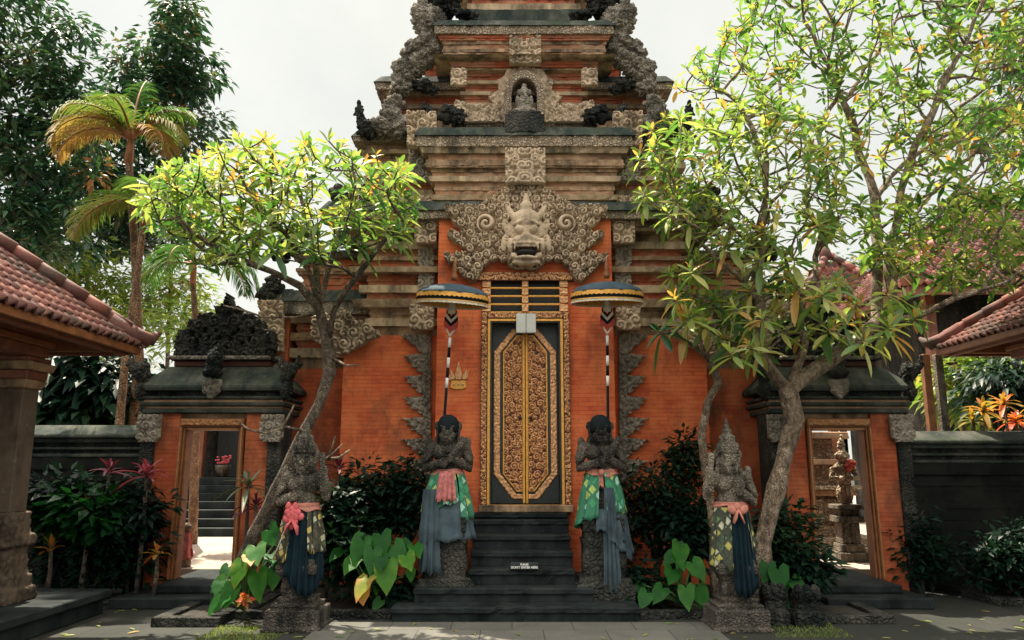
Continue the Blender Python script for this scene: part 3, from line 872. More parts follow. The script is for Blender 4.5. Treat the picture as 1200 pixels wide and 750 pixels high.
for sx in (-1, 1):
    E((CX + sx * .11, yq - .02, zs0 + .08), (.08, .12, .06)); E((CX + sx * .10, yq - .03, zs0 + .25), (.035, .05, .10)); E((CX + sx * .08, yq - .02, zs0 + .41), (.035, .02, .05))
sm_.tube([(CX, yq - .09, zs0 + .40), (CX + .01, yq - .13, zs0 + .33), (CX + .03, yq - .13, zs0 + .25)], [.03, .024, .014], 7)
E((CX, yq, zs0 + .50), (.045, .045, .06))
o = sculpt(sm_, "seated_statue", [CARV_G], None, voxel=.012, carve=(22, .005))
tag(o, "small seated grey stone figure inside the arched niche high on the gate tower", "statue")

# --- corner ornaments (round carved masses and dark curled horns)
def ornament(blobs, Y, depth, mat, name="corner_ornament", horns=(), voxel=.016):
    mb = MB()
    for (px, py, rx, ry) in blobs:
        c = at(px, py, Y); k = 1 / HW(1, py, Y); r0 = rx / k; r1 = ry / k
        mb.ell(c, (r0, depth, r1), nu=18, nv=12)
    for path, rad in horns:
        pts = [at(px, py, Y) for px, py in path]
        mb.tube(pts, [r / 88 for r in rad], 8)
    o = sculpt(mb, name, [mat], tower, voxel=voxel, carve_fn=lambda p: (carve_scroll(p, 5.5) - .55) * .055 + (carve_noise(p, 22) - .5) * .012)
    mirrored(o, name, CX, tower)
ornament([(458, 138, 15, 17), (447, 150, 20, 12), (470, 150, 14, 16), (462, 122, 12, 10)], 10.75, .20, CARV_G)
ornament([(430, 152, 12, 10)], 10.7, .16, DARKST, "corner_horn", [([(440, 158), (428, 152), (421, 138), (423, 124), (419, 116)], [7, 7, 6, 4, 1.5]), ([(424, 140), (417, 132), (416, 124)], [4, 3, 1.5])])
ornament([(474, 84, 15, 18), (469, 104, 13, 12), (488, 76, 13, 14), (489, 58, 15, 12), (500, 68, 12, 14), (478, 66, 8, 9)], 10.85, .20, CARV_G)
ornament([(504, 28, 19, 24), (494, 20, 12, 20), (513, 56, 14, 18), (500, 50, 11, 10)], 10.8, .22, CARV_G)
ornament([(522, 4, 18, 20), (512, -6, 16, 18), (536, -20, 16, 22)], 10.9, .24, DARKST)
ornament([(552, -60, 14, 18), (562, -72, 12, 16)], 10.9, .2, DARKST)
ornament([(536, 134, 10, 7), (525, 131, 9, 7)], 10.55, .14, DARKST, "curled_antefix", [([(546, 141), (526, 139), (510, 136), (498, 127), (496, 118)], [6, 7, 7, 5, 2])])
ornament([(497, 101, 10, 6)], 10.9, .13, DARKST, "curled_antefix", [([(512, 108), (500, 103), (488, 100), (478, 96), (472, 90)], [5, 6, 6, 4, 2])])
ornament([(548, 18, 9, 6)], 10.75, .13, DARKST, "curled_antefix", [([(560, 22), (545, 18), (532, 14), (524, 4)], [5, 6, 5, 2])])
ornament([(404, 240, 14, 15), (390, 252, 14, 12), (396, 228, 9, 11)], 10.65, .18, DARKST)
ornament([(430, 232, 11, 6)], 10.6, .13, DARKST, "curled_antefix", [([(446, 238), (430, 234), (416, 228), (410, 220)], [5, 6, 5, 2])])
ornament([(340, 285, 14, 15), (330, 296, 12, 12)], 11.0, .18, DARKST)
ornament([(320, 338, 12, 14), (313, 348, 12, 10)], 10.9, .16, DARKST)
# carved end posts of the outer wing beside the small gates
ornament([(322, 438, 8, 22), (322, 462, 9, 12), (322, 424, 10, 8)], 10.75, .12, CARV_G, "carved_end_post")

# --- door
YD = YB - .03
zf0 = 1.135
def xw(px, Y=YD): return at(px, 450, Y).x - CX
def rectp(a, b, c, d): return [(CX + a, c), (CX + b, c), (CX + b, d), (CX + a, d)]
ztr = ZZ(328, YD); zdt = ZZ(366, YD)
# carved lintel over everything
def gilt(mb, bk, x0, x1, z0, z1, Y, seed, sym=None, amp=.034, r0=.018, r1=.032):
    relief(mb, rect(x0, x1, z0, z1), Y, .012, amp, seed, r0, r1, .0085, sym=sym, hfn=lambda X, Z, H_: np.where(H_ < .25, -.25, H_))
    bk.box(x0 - .004, x1 + .004, Y - .014, Y + .03, z0 - .004, z1 + .004)
def goldframe(w0, w1, z0, z1, yf, name, seed, par):
    """carved gilt strips round an opening: outer half width w0, inner w1"""
    mb = MB(); bk = MB()
    gilt(mb, bk, CX - w0 + .008, CX - w1 - .008, z0, z1, yf + .02, seed)
    gilt(mb, bk, CX + w1 + .008, CX + w0 - .008, z0, z1, yf + .02, seed + 1)
    gilt(mb, bk, CX - w1 + .001, CX + w1 - .001, z1 - (w0 - w1) + .008, z1 - .008, yf + .022, seed + 2, CX)
    f = mb.build(name, GOLD, par); bk.build("red_ground", DKRED, f)
    return f
mb = MB(); bk = MB(); gilt(mb, bk, CX - .66, CX + .66, ZZ(328, YD - .06), ZZ(319, YD - .06), YB - .06, 51, CX, .03, .022, .04)
lint = mb.build("lintel", GOLD, tower); bk.v = [(x, y if y < YB - .05 else YB, z) for x, y, z in bk.v]; bk.build("red_ground", DKRED, lint)
dfr = goldframe(.605, .515, zf0, zdt - .005, YD - .04, "door_frame", 52, tower)
mb = MB()
mb.ring(rectp(-.512, .512, zf0, zdt - .10), rectp(-.478, .478, zf0 + .002, zdt - .13), YD - .045, YB + .1); mb.build("gilt_moulding", GOLDP, dfr, bev=.005)
mb = MB()
mb.ring(rectp(-.476, .476, zf0, zdt - .132), rectp(-.455, .455, zf0 + .002, zdt - .15), YD - .02, YB + .1); mb.build("dark_moulding", BLKW, dfr, bev=.004)
# transom window with bars
tw_ = MB()
tw_.box(CX - .50, CX + .50, YB + .10, YB + .13, zdt, ztr); trans = tw_.build("transom_window", BLKW, tower)
for x in (-.535, 0, .535):
    mb = MB(); w_ = .06 if x else .045
    for k in range(4):
        zz0 = zdt + (ztr - zdt) * (k + .08) / 4; zz1 = zdt + (ztr - zdt) * (k + .92) / 4
        relief(mb, rectp(x - w_, x + w_, zz0, zz1), YB + .02, .06, .02, 60 + k, .016, .03, .011, sym=CX + x)
    mb.build("carved_post", GOLD, trans)
for k in range(5):
    zz0 = zdt + (ztr - zdt) * k / 4
    mb = MB(); mb.box(CX - .54, CX + .54, YB - .035, YB + .02, zz0 - .012, zz0 + .012); mb.build("bar", GOLDP, trans, bev=.004)
# two leaves
zl0, zl1 = zf0 + .005, zdt - .152
hz = zl1 - zl0
def octo(x0, x1, z0, z1, c, left):
    """half octagon: corners cut on the outer side"""
    if left: return [(x0 + c, z0), (x1, z0), (x1, z1), (x0 + c, z1), (x0, z1 - c * 1.25), (x0, z0 + c * 1.25)]
    return [(x0, z0), (x1 - c, z0), (x1, z0 + c * 1.25), (x1, z1 - c * 1.25), (x1 - c, z1), (x0, z1)]
YL = YB + .14
for left in (True, False):
    s_ = -1 if left else 1
    lf = MB(); x0, x1 = (CX - .455, CX - .003) if left else (CX + .003, CX + .455)
    lf.box(x0, x1, YL, YL + .05, zl0, zl1)
    leaf = lf.build("door_leaf", BLKW, tower, bev=.004)
    a0, a1 = (CX - .43, CX - .035) if left else (CX + .035, CX + .43)
    A_ = octo(a0, a1, zl0 + .06, zl1 - .05, .26, left)
    i0, i1 = (CX - .345, CX - .04) if left else (CX + .04, CX + .345)
    B_ = octo(i0, i1, zl0 + .125, zl1 - .115, .22, left)
    mb = MB()
    relief(mb, A_, YL, .012, .016, 70 + s_, .016, .03, .0105, holes=lambda X, Z: inpoly(X, Z, B_))
    mb.build("carved_border", GOLD, leaf)
    j0, j1 = (CX - .285, CX - .045) if left else (CX + .045, CX + .285)
    C_ = octo(j0, j1, zl0 + .175, zl1 - .165, .175, left)
    mb = MB(); mb.prism(C_, YL - .006, YL - .0005); mb.build("red_ground", DKRED, leaf)
    mb = MB()
    n = 64
    relief(mb, C_, YL - .006, -.004, .055, 80 + s_, .030, .058, .0085, hfn=lambda X, Z, H_: np.where(H_ < .22, -.2, H_), holes=None)
    mb.build("gilt_carving", GOLD, leaf)
    D0 = octo(j0 - .02, j1 + .006, zl0 + .155, zl1 - .145, .187, left) if left else octo(j0 - .006, j1 + .02, zl0 + .155, zl1 - .145, .187, left)
    mb = MB(); mb.ring(D0, C_, YL - .03, YL - .001); mb.build("gilt_moulding", GOLDP, leaf, bev=.003)
    mb = MB(); mb.box(CX - .036 if left else CX + .005, CX - .005 if left else CX + .036, YL - .04, YL - .001, zl0, zl1 - .02); mb.build("gilt_stile", GOLDP, leaf, bev=.005)
    mb = MB(); mb.ell((CX + s_ * .075, YL - .055, zl0 + hz * .47), (.022, .03, .03)); mb.build("handle", BLKW, leaf)
# stone threshold under the door
mb = MB(); mb.box(CX - .62, CX + .62, YB - .16, YB + .30, 1.04, 1.132); mb.build("threshold", TAN_D, tower, bev=.01)
# pale plate over the door
mb = MB(); c = at(616.5, 379, YB - .10); mb.box(c.x - .135, c.x - .003, YB - .12, YB - .08, c.z - .135, c.z + .135); mb.box(c.x + .003, c.x + .135, YB - .12, YB - .08, c.z - .135, c.z + .135)
mb.box(c.x - .12, c.x + .12, YB - .085, YB - .02, c.z - .12, c.z + .12)
o = mb.build("wall_lamp", CREST, None, bev=.008); tag(o, "square pale plate fixed above the middle of the gilded double door", "plate")

# gilt emblem on the wall: crown of flames in a rounded base
emb = empty("wall_emblem", at(538, 449, YB), "small gilt crown emblem on the red wall left of the gilded door", "emblem")
c0 = at(537.5, 445, YB); u = 1 / 84
def flame(cx, cz, w_, h, lean=0):
    L = [(-w_, 0), (-w_ * 1.15, h * .3), (-w_ * .7 + lean * .4, h * .6), (lean, h)]; R = [(w_, 0), (w_ * 1.15, h * .3), (w_ * .7 + lean * .4, h * .6)]
    return [(cx + a, cz + b) for a, b in (L[:1] + R[:1] + R[1:] + [L[3]] + L[2:0:-1])]
mb = MB()
mb.prism([(c0.x + a * u, c0.z + b * u) for a, b in [(-9, -9), (-5, -11), (5, -11), (9, -9), (8, -1), (-8, -1)]], YB - .03, YB - .002); mb.build("base", GOLDP, emb, bev=.004)
mb = MB(); mb.prism(flame(c0.x, c0.z, 3.4 * u, 21 * u), YB - .045, YB - .005)
for sx, h, l in ((-1, 12, -3), (1, 12, 3)): mb.prism(flame(c0.x + sx * 6.5 * u, c0.z, 2.3 * u, h * u, l * u), YB - .035, YB - .004)
mb.prism(flame(c0.x + 9.5 * u, c0.z + 1 * u, 1.2 * u, 13 * u, 3 * u), YB - .03, YB - .004); mb.prism(flame(c0.x - 9.5 * u, c0.z - 1 * u, 1.2 * u, 9 * u, -3 * u), YB - .03, YB - .004)
mb.build("flames", GOLD, emb, bev=.004)
mb = MB()
for q in (-5, 0, 5): mb.ell((c0.x + q * u, YB - .035, c0.z - 5.5 * u), (.018, .012, .018), nu=8, nv=6)
mb.build("studs", GOLD, emb)

# ------------------------------------------------------------------ stairs
stairs = empty("staircase", (CX, 9.4, 0), "dark stone steps rising to the gilded double door", "staircase")
def step(x0, x1, y0, y1, z0, z1):
    mb = MB()
    sd = int(z1 * 1000); hx, hy = (x1 - x0) / 2, (y1 - y0) / 2
    mb.rough((x0 + x1) / 2, hx, hx, (y0 + y1) / 2 + .015, hy - .015, hy - .015, z0, z1 - .055, 0, sd, .08, .004)
    mb.rough((x0 + x1) / 2, hx + .01, hx + .012, (y0 + y1) / 2, hy, hy, z1 - .054, z1 - .012, 0, sd + 1, .08, .004)
    mb.rough((x0 + x1) / 2, hx + .012, hx - .002, (y0 + y1) / 2, hy, hy - .014, z1 - .012, z1, 0, sd + 1, .08, .004)
    mb.build("step", STEPST, stairs)
s1 = (atz(459, 712, .155).x, atz(750, 712, .155).x)
s2 = (atz(484, 692, .30).x, atz(697, 692, .30).x)
step(s1[0], s1[1], 8.55, 10.3, 0, .155)
step(s2[0], s2[1], 8.87, 10.3, .157, .30)
nx0, nx1 = at(551, 650, 9.3).x, at(672, 650, 9.3).x
for k, (y0, z1) in enumerate([(9.16, .465), (9.46, .63), (9.76, .795), (10.04, .96), (10.22, 1.035)]):
    step(nx0, nx1, y0, 10.375, [.302, .467, .632, .797, .962][k], z1)
# small notice on the third riser
sgn = empty("step_notice", at(614, 667, 9.12), "small dark notice with two lines of white lettering on the stair riser", "sign")
c = at(614.5, 664, 9.11)
mb = MB(); mb.box(c.x - .16, c.x + .16, 9.118, 9.16, .47, .545); mb.build("plate", BLKW, sgn, bev=.004)
for txt, z, s_ in (("PLEASE", .516, .030), ("DON'T ENTER HERE", .483, .034)):
    cu = bpy.data.curves.new("lettering", 'FONT'); cu.body = txt; cu.size = s_; cu.align_x = 'CENTER'; cu.extrude = .001; cu.offset = .0008
    tmp = bpy.data.objects.new("tmp_text", cu); COL.objects.link(tmp)
    bpy.context.view_layer.update()
    me = bpy.data.meshes.new_from_object(tmp.evaluated_get(bpy.context.evaluated_depsgraph_get()))
    bpy.data.objects.remove(tmp)
    me.materials.clear(); me.materials.append(WHITEP)
    o = bpy.data.objects.new("lettering", me); COL.objects.link(o); o.parent = sgn
    o.rotation_euler = (pi / 2, 0, 0); o.location = Vector((c.x, 9.115, z)) - Vector(sgn.location)
# pier that closes the outer wing against the small gates
for sx in (-1, 1):
    mb = MB(); a = at(304, 420, 10.95).x - CX; b = at(337, 420, 10.95).x - CX
    x0, x1 = sorted((CX + sx * a, CX + sx * b))
    mb.box(x0, x1, 10.95, 11.9, 0, ZZ(350, 10.95), 0); mb.build("end_pier", [RW and REDB2], tower, bev=.01)
    x0, x1 = sorted((CX + sx * (a - .03), CX + sx * (b + .03)))
    mb = MB(); zt = ZZ(350, 10.9); mb.frus(x0 - .04, x1 + .04, 10.86, 12, zt + .002, x0, x1, 10.95, 11.9, zt + .16); mb.build("pier_cap", MOSS, tower, bev=.01)

# ------------------------------------------------------------------ small side gates
def side_gate():
    g = empty("side_gate", (0, 0, 0))
    mb = MB()
    for sx in (-1, 1):
        x0, x1 = sorted((sx * .442, sx * .75)); mb.box(x0, x1, 0, .22, 0, 2.32)
    mb.build("brick_jamb", REDB2, g)
    mb = MB()
    mb.box(-.44, .44, .06, .22, 2.26, 2.32); mb.build("lintel_beam", TAN_D, g)
    for sx in (-1, 1):
        mb = MB(); x0, x1 = sorted((sx * .752, sx * .93)); mb.box(x0, x1, -.05, .45, 0, 2.32); mb.build("stone_pier", DARKST, g, bev=.012)
        mb = MB(); x0, x1 = sorted((sx * .66, sx * .96))
        relief(mb, [(x0, 2.0), (x0 + .05, 1.94), (x1 - .05, 1.94), (x1, 2.0), (x1, 2.30), (x0, 2.30)] , -.05, .05, .055, 91, .04, .075, .0125, hfn=lambda X, Z, H_: np.where(H_ < .14, -.4, H_)); mb.build("carved_console", RELG, g)
    # timber frame, slightly wider at the foot
    fr = MB()
    for sx in (-1, 1):
        for (a, b, y0, y1) in ((.42, .385, -.05, .10), (.384, .36, -.015, .14), (.359, .335, .03, .20)):
            A, B = sorted((sx * (a + .02), sx * (b + .02))); C_, D_ = sorted((sx * a, sx * b))
            fr.frus(A, B, y0, y1, .20, C_, D_, y0, y1, 2.14)
    fr.box(-.42, .42, -.045, .12, 2.142, 2.25); fr.box(-.38, .38, -.005, .2, 2.10, 2.141)
    frame = fr.build("door_frame", WOODO, g, bev=.006)
    mb = MB(); relief(mb, rect(-.41, .41, 2.16, 2.235), -.045, .012, .018, 92, .018, .03, .011); mb.build("carved_lintel", COPPER, frame)
    for z in (2.115,):
        mb = MB(); mb.box(-.33, .33, -.02, -.006, z - .012, z + .012); mb.build("gilt_strip", COPPER, frame)
    for sx in (-1, 1):
        mb = MB(); x0, x1 = sorted((sx * .41, sx * .393)); mb.frus(x0 + sx * .02, x1 + sx * .02, -.062, -.051, .22, x0, x1, -.062, -.051, 2.14); mb.build("gilt_strip", COPPER, frame)
    # cornice
    mb = MB(); z = 2.322
    for (h0, h1, dz, mat) in [(.93, .93, .06, 1), (.92, .92, .03, 0), (.96, .98, .05, 1), (.93, .93, .04, 0), (.96, .98, .04, 1), (.88, .88, .07, 2), (1.0, 1.02, .06, 1), (1.02, .72, .30, 3), (.66, .66, .08, 4), (.70, .70, .05, 2)]:
        mb.frus(-h0, h0, -(h0 - .9) * .8 - .04, .75 + (h0 - .9) * .8, z, -h1, h1, -(h1 - .9) * .8 - .04 if h1 > .8 or mat != 3 else .16, .75 + (h1 - .9) * .8, z + dz, mat); z += dz
    mb.build("roof", [BRN, MOSS, DARKST, MOSS, DKRED], g, bev=.012)
    zc_ = z
    # row of small round studs under the crest
    mb = MB(); relief(mb, rect(-.69, .69, zc_ - .05, zc_), .06, .04, .03, 93, .02, .026, .013); mb.build("carved_band", CARV_G, g)
    pts = [(-.66, 0), (.66, 0), (.68, .2), (.64, .42), (.54, .44), (.5, .58), (.40, .60), (.36, .68), (.20, .70), (.16, .66), (.13, .72), (.17, .80), (.09, .78), (.07, .84), (.035, .84), (0, 1.0), (-.035, .84), (-.07, .84), (-.09, .78), (-.17, .80), (-.13, .72), (-.16, .66), (-.20, .70), (-.36, .68), (-.40, .60), (-.5, .58), (-.54, .44), (-.64, .42), (-.68, .2)]
    pts = [(x * .98, zc_ + q * .90) for x, q in pts]
    hl = [(-.46, .36, .035), (-.28, .42, .03), (-.20, .30, .028), (-.06, .30, .025), (.10, .28, .03), (.14, .36, .032), (.20, .42, .03), (.42, .40, .035), (.38, .28, .03), (.28, .22, .026), (-.38, .24, .03), (.06, .16, .02), (-.33, .31, .022), (-.12, .40, .02)]
    def holes(X, Z):
        M = np.zeros(X.shape, bool)
        for hx, hz_, r in hl: M |= (X - hx * .95) ** 2 + ((Z - zc_ - hz_ * .9) * .75) ** 2 < r * r
        return M
    mb = MB(); relief(mb, pts, .22, .06, .06, 94, .05, .11, .016, sym=0.0, back=.42, holes=holes); mb.build("openwork_crest", DARKST, g)
    # middle ornament and roof horns
    m2 = MB(); m2.ell((0, -.12, 2.98), (.11, .14, .20)); m2.ell((0, -.16, 2.86), (.13, .12, .09)); m2.ell((0, -.02, 3.14), (.07, .1, .13))
    sculpt(m2, "roof_ornament", [DARKST], g, voxel=.018, carve_fn=lambda p: (carve_scroll(p, 8) - .5) * .03)
    mb = MB(); relief(mb, [(-.11, 2.60), (0, 2.50), (.11, 2.60), (.12, 2.76), (-.12, 2.76)], -.10, .06, .05, 95, .03, .05, .0115); mb.build("carved_tablet", RELG, g)
    for sx in (-1, 1):
        m2 = MB(); m2.ell((sx * .97, -.06, 2.86), (.09, .14, .16)); m2.ell((sx * .97, -.06, 2.62), (.08, .12, .14)); m2.tube([(sx * .92, -.1, 2.80), (sx * 1.04, -.12, 2.86), (sx * 1.13, -.12, 2.98), (sx * 1.12, -.12, 3.10)], [.05, .06, .05, .015], 8)
        sculpt(m2, "roof_horn", [DARKST], g, voxel=.018, carve_fn=lambda p: (carve_scroll(p, 8) - .5) * .03)
    return g
GL = at(243, 590, 10.3).x; GR = at(989, 590, 10.3).x
gate1 = side_gate(); gate2 = copy_tree(gate1)
gate1.location = (GL, 10.3, 0); gate2.location = (GR, 10.3, 0)
tag(gate1, "small carved doorway left of the tower, its openwork stone crest clear against the sky", "side gate", "small doorways either side of the tower")
tag(gate2, "small carved doorway right of the tower, half hidden by frangipani branches", "side gate", "small doorways either side of the tower")
def doorsteps(g, a0, a1, b0, b1):
    for (x0, x1, yf, z0, z1) in ((a0, a1, 9.34, 0, .12), (b0, b1, 9.70, .122, .215)):
        mb = MB(); mb.box(x0 - g.location.x, x1 - g.location.x, yf - 10.3, .35 if z0 else .0, z0, z1)
        mb.v = [(x + g.location.x, y + 10.3, z) for x, y, z in mb.v]
        mb.build("doorstep", STEPST, g, bev=.012)
doorsteps(gate1, atz(132, 700, .12).x, atz(258, 700, .12).x, atz(182, 686, .21).x, atz(268, 686, .21).x)
doorsteps(gate2, atz(966, 700, .12).x, atz(1090, 700, .12).x, atz(962, 686, .21).x, atz(1056, 686, .21).x)
mb = MB(); mb.box(GL - .44, GL + .44, 10.3, 11.5, .10, .196); mb.build("threshold", STEPST, gate1)
mb = MB(); mb.box(GR - .44, GR + .44, 10.3, 11.5, .10, .196); mb.build("threshold", STEPST, gate2)

# ------------------------------------------------------------------ courtyard walls
def yard_wall(x0, x1, yf, zt, label, name="courtyard_wall", brick_=WALLST):
    r = empty(name, ((x0 + x1) / 2, yf + .2, 0), label, "wall")
    mb = MB(); nr = 11; hh_ = (zt - .45) / nr
    for k in range(nr): mb.rough((x0 + x1) / 2, (x1 - x0) / 2, (x1 - x0) / 2, yf + .25, .25 + .012 * (k % 3 == 0) + (.05 if k in (0, nr - 1) else 0), .25 + (.05 if k in (0, nr - 1) else 0), hh_ * k, hh_ * (k + 1), 0, seed=int(abs(x0) * 10) + k, step=.09, amp=.018)
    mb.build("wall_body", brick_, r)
    mb = MB(); z = zt - .45
    for (o, dz, m_) in [(.06, .05, 0), (.0, .05, 1), (.05, .04, 0), (.0, .06, 1), (.08, .06, 0), (.14, .05, 0), (.12, .14, 2)]:
        if m_ == 2: mb.frus(x0, x1, yf - o, yf + .5 + o, z, x0, x1, yf + .18, yf + .32, z + dz, 0)
        else: mb.box(x0, x1, yf - o, yf + .5 + o, z, z + dz, m_)
        z += dz
    mb.build("coping", [MOSS, DARKST], r, bev=.012)
    return r
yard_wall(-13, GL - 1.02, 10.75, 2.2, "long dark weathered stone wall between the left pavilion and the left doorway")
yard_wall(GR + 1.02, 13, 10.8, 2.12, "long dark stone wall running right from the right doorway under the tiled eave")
# flower bed edges
def bed(x0, x1, y0, y1, h, label, name="planting_bed", mat=DARKST):
    r = empty(name, ((x0 + x1) / 2, (y0 + y1) / 2, 0), label, "planting bed")
    mb = MB(); mb.ring([(x0, y0), (x1, y0), (x1, y1), (x0, y1)], [(x0 + .14, y0 + .14), (x1 - .14, y0 + .14), (x1 - .14, y1 - .01), (x0 + .14, y1 - .01)], 0, h)
    mb.v = [(x, z, y) for x, y, z in mb.v]; mb.f = [f[::-1] for f in mb.f]
    mb.build("kerb", mat, r, bev=.012)
    mb = MB(); mb.box(x0 + .141, x1 - .141, y0 + .141, y1 - .011, 0, h - .04); mb.build("soil", SOIL, r)
xl = atz(386, 722, .1).x
bed(-3.0, s1[0] - .03, 8.75, 10.7, .085, "low stone kerbed bed left of the stairs planted with taro")
bed(s1[1] + .03, 3.1, 8.75, 10.7, .085, "low stone kerbed bed right of the stairs below dark shrubs")
bed(3.12, 4.02, 8.5, 10.2, .085, "kerbed bed round the foot of the leaning frangipani trunk beside the right doorway")
bed(-3.72, -3.02, 8.35, 10.2, .09, "mossy kerbed bed round the foot of the left frangipani trunk")
bed(-7.5, -4.55, 9.35, 10.7, .08, "dark planting bed in front of the left wall with red cordylines")
bed(5.75, 9, 9.55, 10.75, .08, "dark planting bed in front of the right wall")

# carved stone lumps at the edge of the right bed
def carved_block(px, py, Y, w_, h, label):
    c = at(px, py, Y); mb = MB()
    mb.box(c.x - w_ / 2, c.x + w_ / 2, Y - .12, Y + .12, 0, h * .35); mb.box(c.x - w_ * .4, c.x + w_ * .4, Y - .09, Y + .09, h * .3, h * .8)
    for q in (-.3, 0, .3): mb.ell((c.x + q * w_, Y - .04, h * .8), (w_ * .17, .10, h * .22), nu=10, nv=8)
    o = sculpt(mb, "carved_block", [DARKST], None, voxel=.014, carve=(16, .02)); tag(o, label, "carved stone", "carved kerb stones")
carved_block(906, 715, 8.45, .28, .42, "carved dark kerb stone nearer the right front statue's pedestal")
carved_block(945, 715, 8.45, .30, .40, "carved dark kerb stone nearer the right doorway steps")

# ------------------------------------------------------------------ tiled roofs and pavilions
def tilemat(name, stops):
    m_, t, b, out = newmat(name)
    a = t.nodes.new("ShaderNodeAttribute"); a.attribute_name = "tint"
    r = ramp(t, a.outputs["Fac"], stops)
    n1 = nd(t, "ShaderNodeTexNoise", Scale=1.6, Detail=9, Roughness=.75); t.links.new(pos(t), n1.inputs["Vector"])
    c = mixc(t, ramp(t, n1.outputs[0], [(.46, 0), (.60, .85)]).outputs[0], r.outputs[0], (.055, .048, .036))
    t.links.new(c, b.inputs["Base Color"]); b.inputs["Roughness"].default_value = .8
    n2 = nd(t, "ShaderNodeTexNoise", Scale=40, Detail=5); t.links.new(pos(t), n2.inputs["Vector"])
    bp = nd(t, "ShaderNodeBump", Strength=.4, Distance=.01); t.links.new(n2.outputs[0], bp.inputs["Height"]); t.links.new(bp.outputs[0], b.inputs["Normal"])
    return m_
TILE = tilemat("clay_tile", [(0, (.12, .042, .034)), (.45, (.21, .070, .055)), (.8, (.31, .115, .085)), (.93, (.40, .19, .15)), (1, (.06, .04, .032))])

def tiled(mb_list, A, E, U, width, rise, s_lo, s_hi, pitch=.135, row=.17, amp=.019):
    """slope: origin A, unit eave direction E, unit up-slope direction U; s_lo/s_hi(t) bound the slope (hips)"""
    A, E, U = Vector(A), Vector(E).normalized(), Vector(U).normalized()
    N = E.cross(U).normalized()
    if N.z < 0: N = -N
    ns = int(width / pitch) * 6; nr = max(1, int(rise / row))
    vs_, fs, tint = [], [], []
    rg = random.Random(int(A.x * 100 + A.y * 37))
    for r in range(nr):
        tl = [rg.random() for _ in range(ns // 6 + 1)]
        for k in range(ns):
            s0, s1_ = width * k / ns, width * (k + 1) / ns
            t0, t1 = r * row, (r + 1) * row + .02
            tm = (t0 + t1) / 2; sm_ = (s0 + s1_) / 2
            if sm_ < s_lo(tm) or sm_ > s_hi(tm): continue
            o = len(vs_)
            def wv(s): 
                q = (s / pitch) % 1.0
                return amp * (1.25 * sin(2 * pi * q) + .3 * sin(4 * pi * q))
            j = (tl[k // 6] - .5) * .03 - (.05 if tl[k // 6] > .97 else 0)
            for (s, t, h) in ((s0, t0, .026), (s1_, t0, .026), (s1_, t1, .004), (s0, t1, .004)):
                vs_.append(A + E * s + U * (t + j) + N * (wv(s) + h))
            for (s, t, h) in ((s0, t0, -.01), (s1_, t0, -.01)):
                vs_.append(A + E * s + U * (t + j) + N * (wv(s) + h))
            fs += [(o, o + 1, o + 2, o + 3), (o + 4, o + 5, o + 1, o)]
            tint += [tl[k // 6]] * 6
    mb_list.append((vs_, fs, tint))

def roof_mesh(parts_, name, parent):
    mb = MB(); tint = []
    for vs_, fs, t in parts_: mb.add(vs_, fs, 0, True); tint += t
    return mb.build(name, TILE, parent, tint=tint)

def hipcaps(A, B, parent, r=.075, step=.28, name="hip_caps"):
    A, B = Vector(A), Vector(B); L = (B - A).length; n = max(1, int(L / step))
    mb = MB(); tint = []
    for k in range(n):
        p0 = A.lerp(B, k / n); p1 = A.lerp(B, (k + 1.12) / n)
        mb.tube([p0, p1], [r * 1.12, r * .9], 10); tint += [random.random()] * 20
    return mb.build(name, TILE, parent, tint=tint)

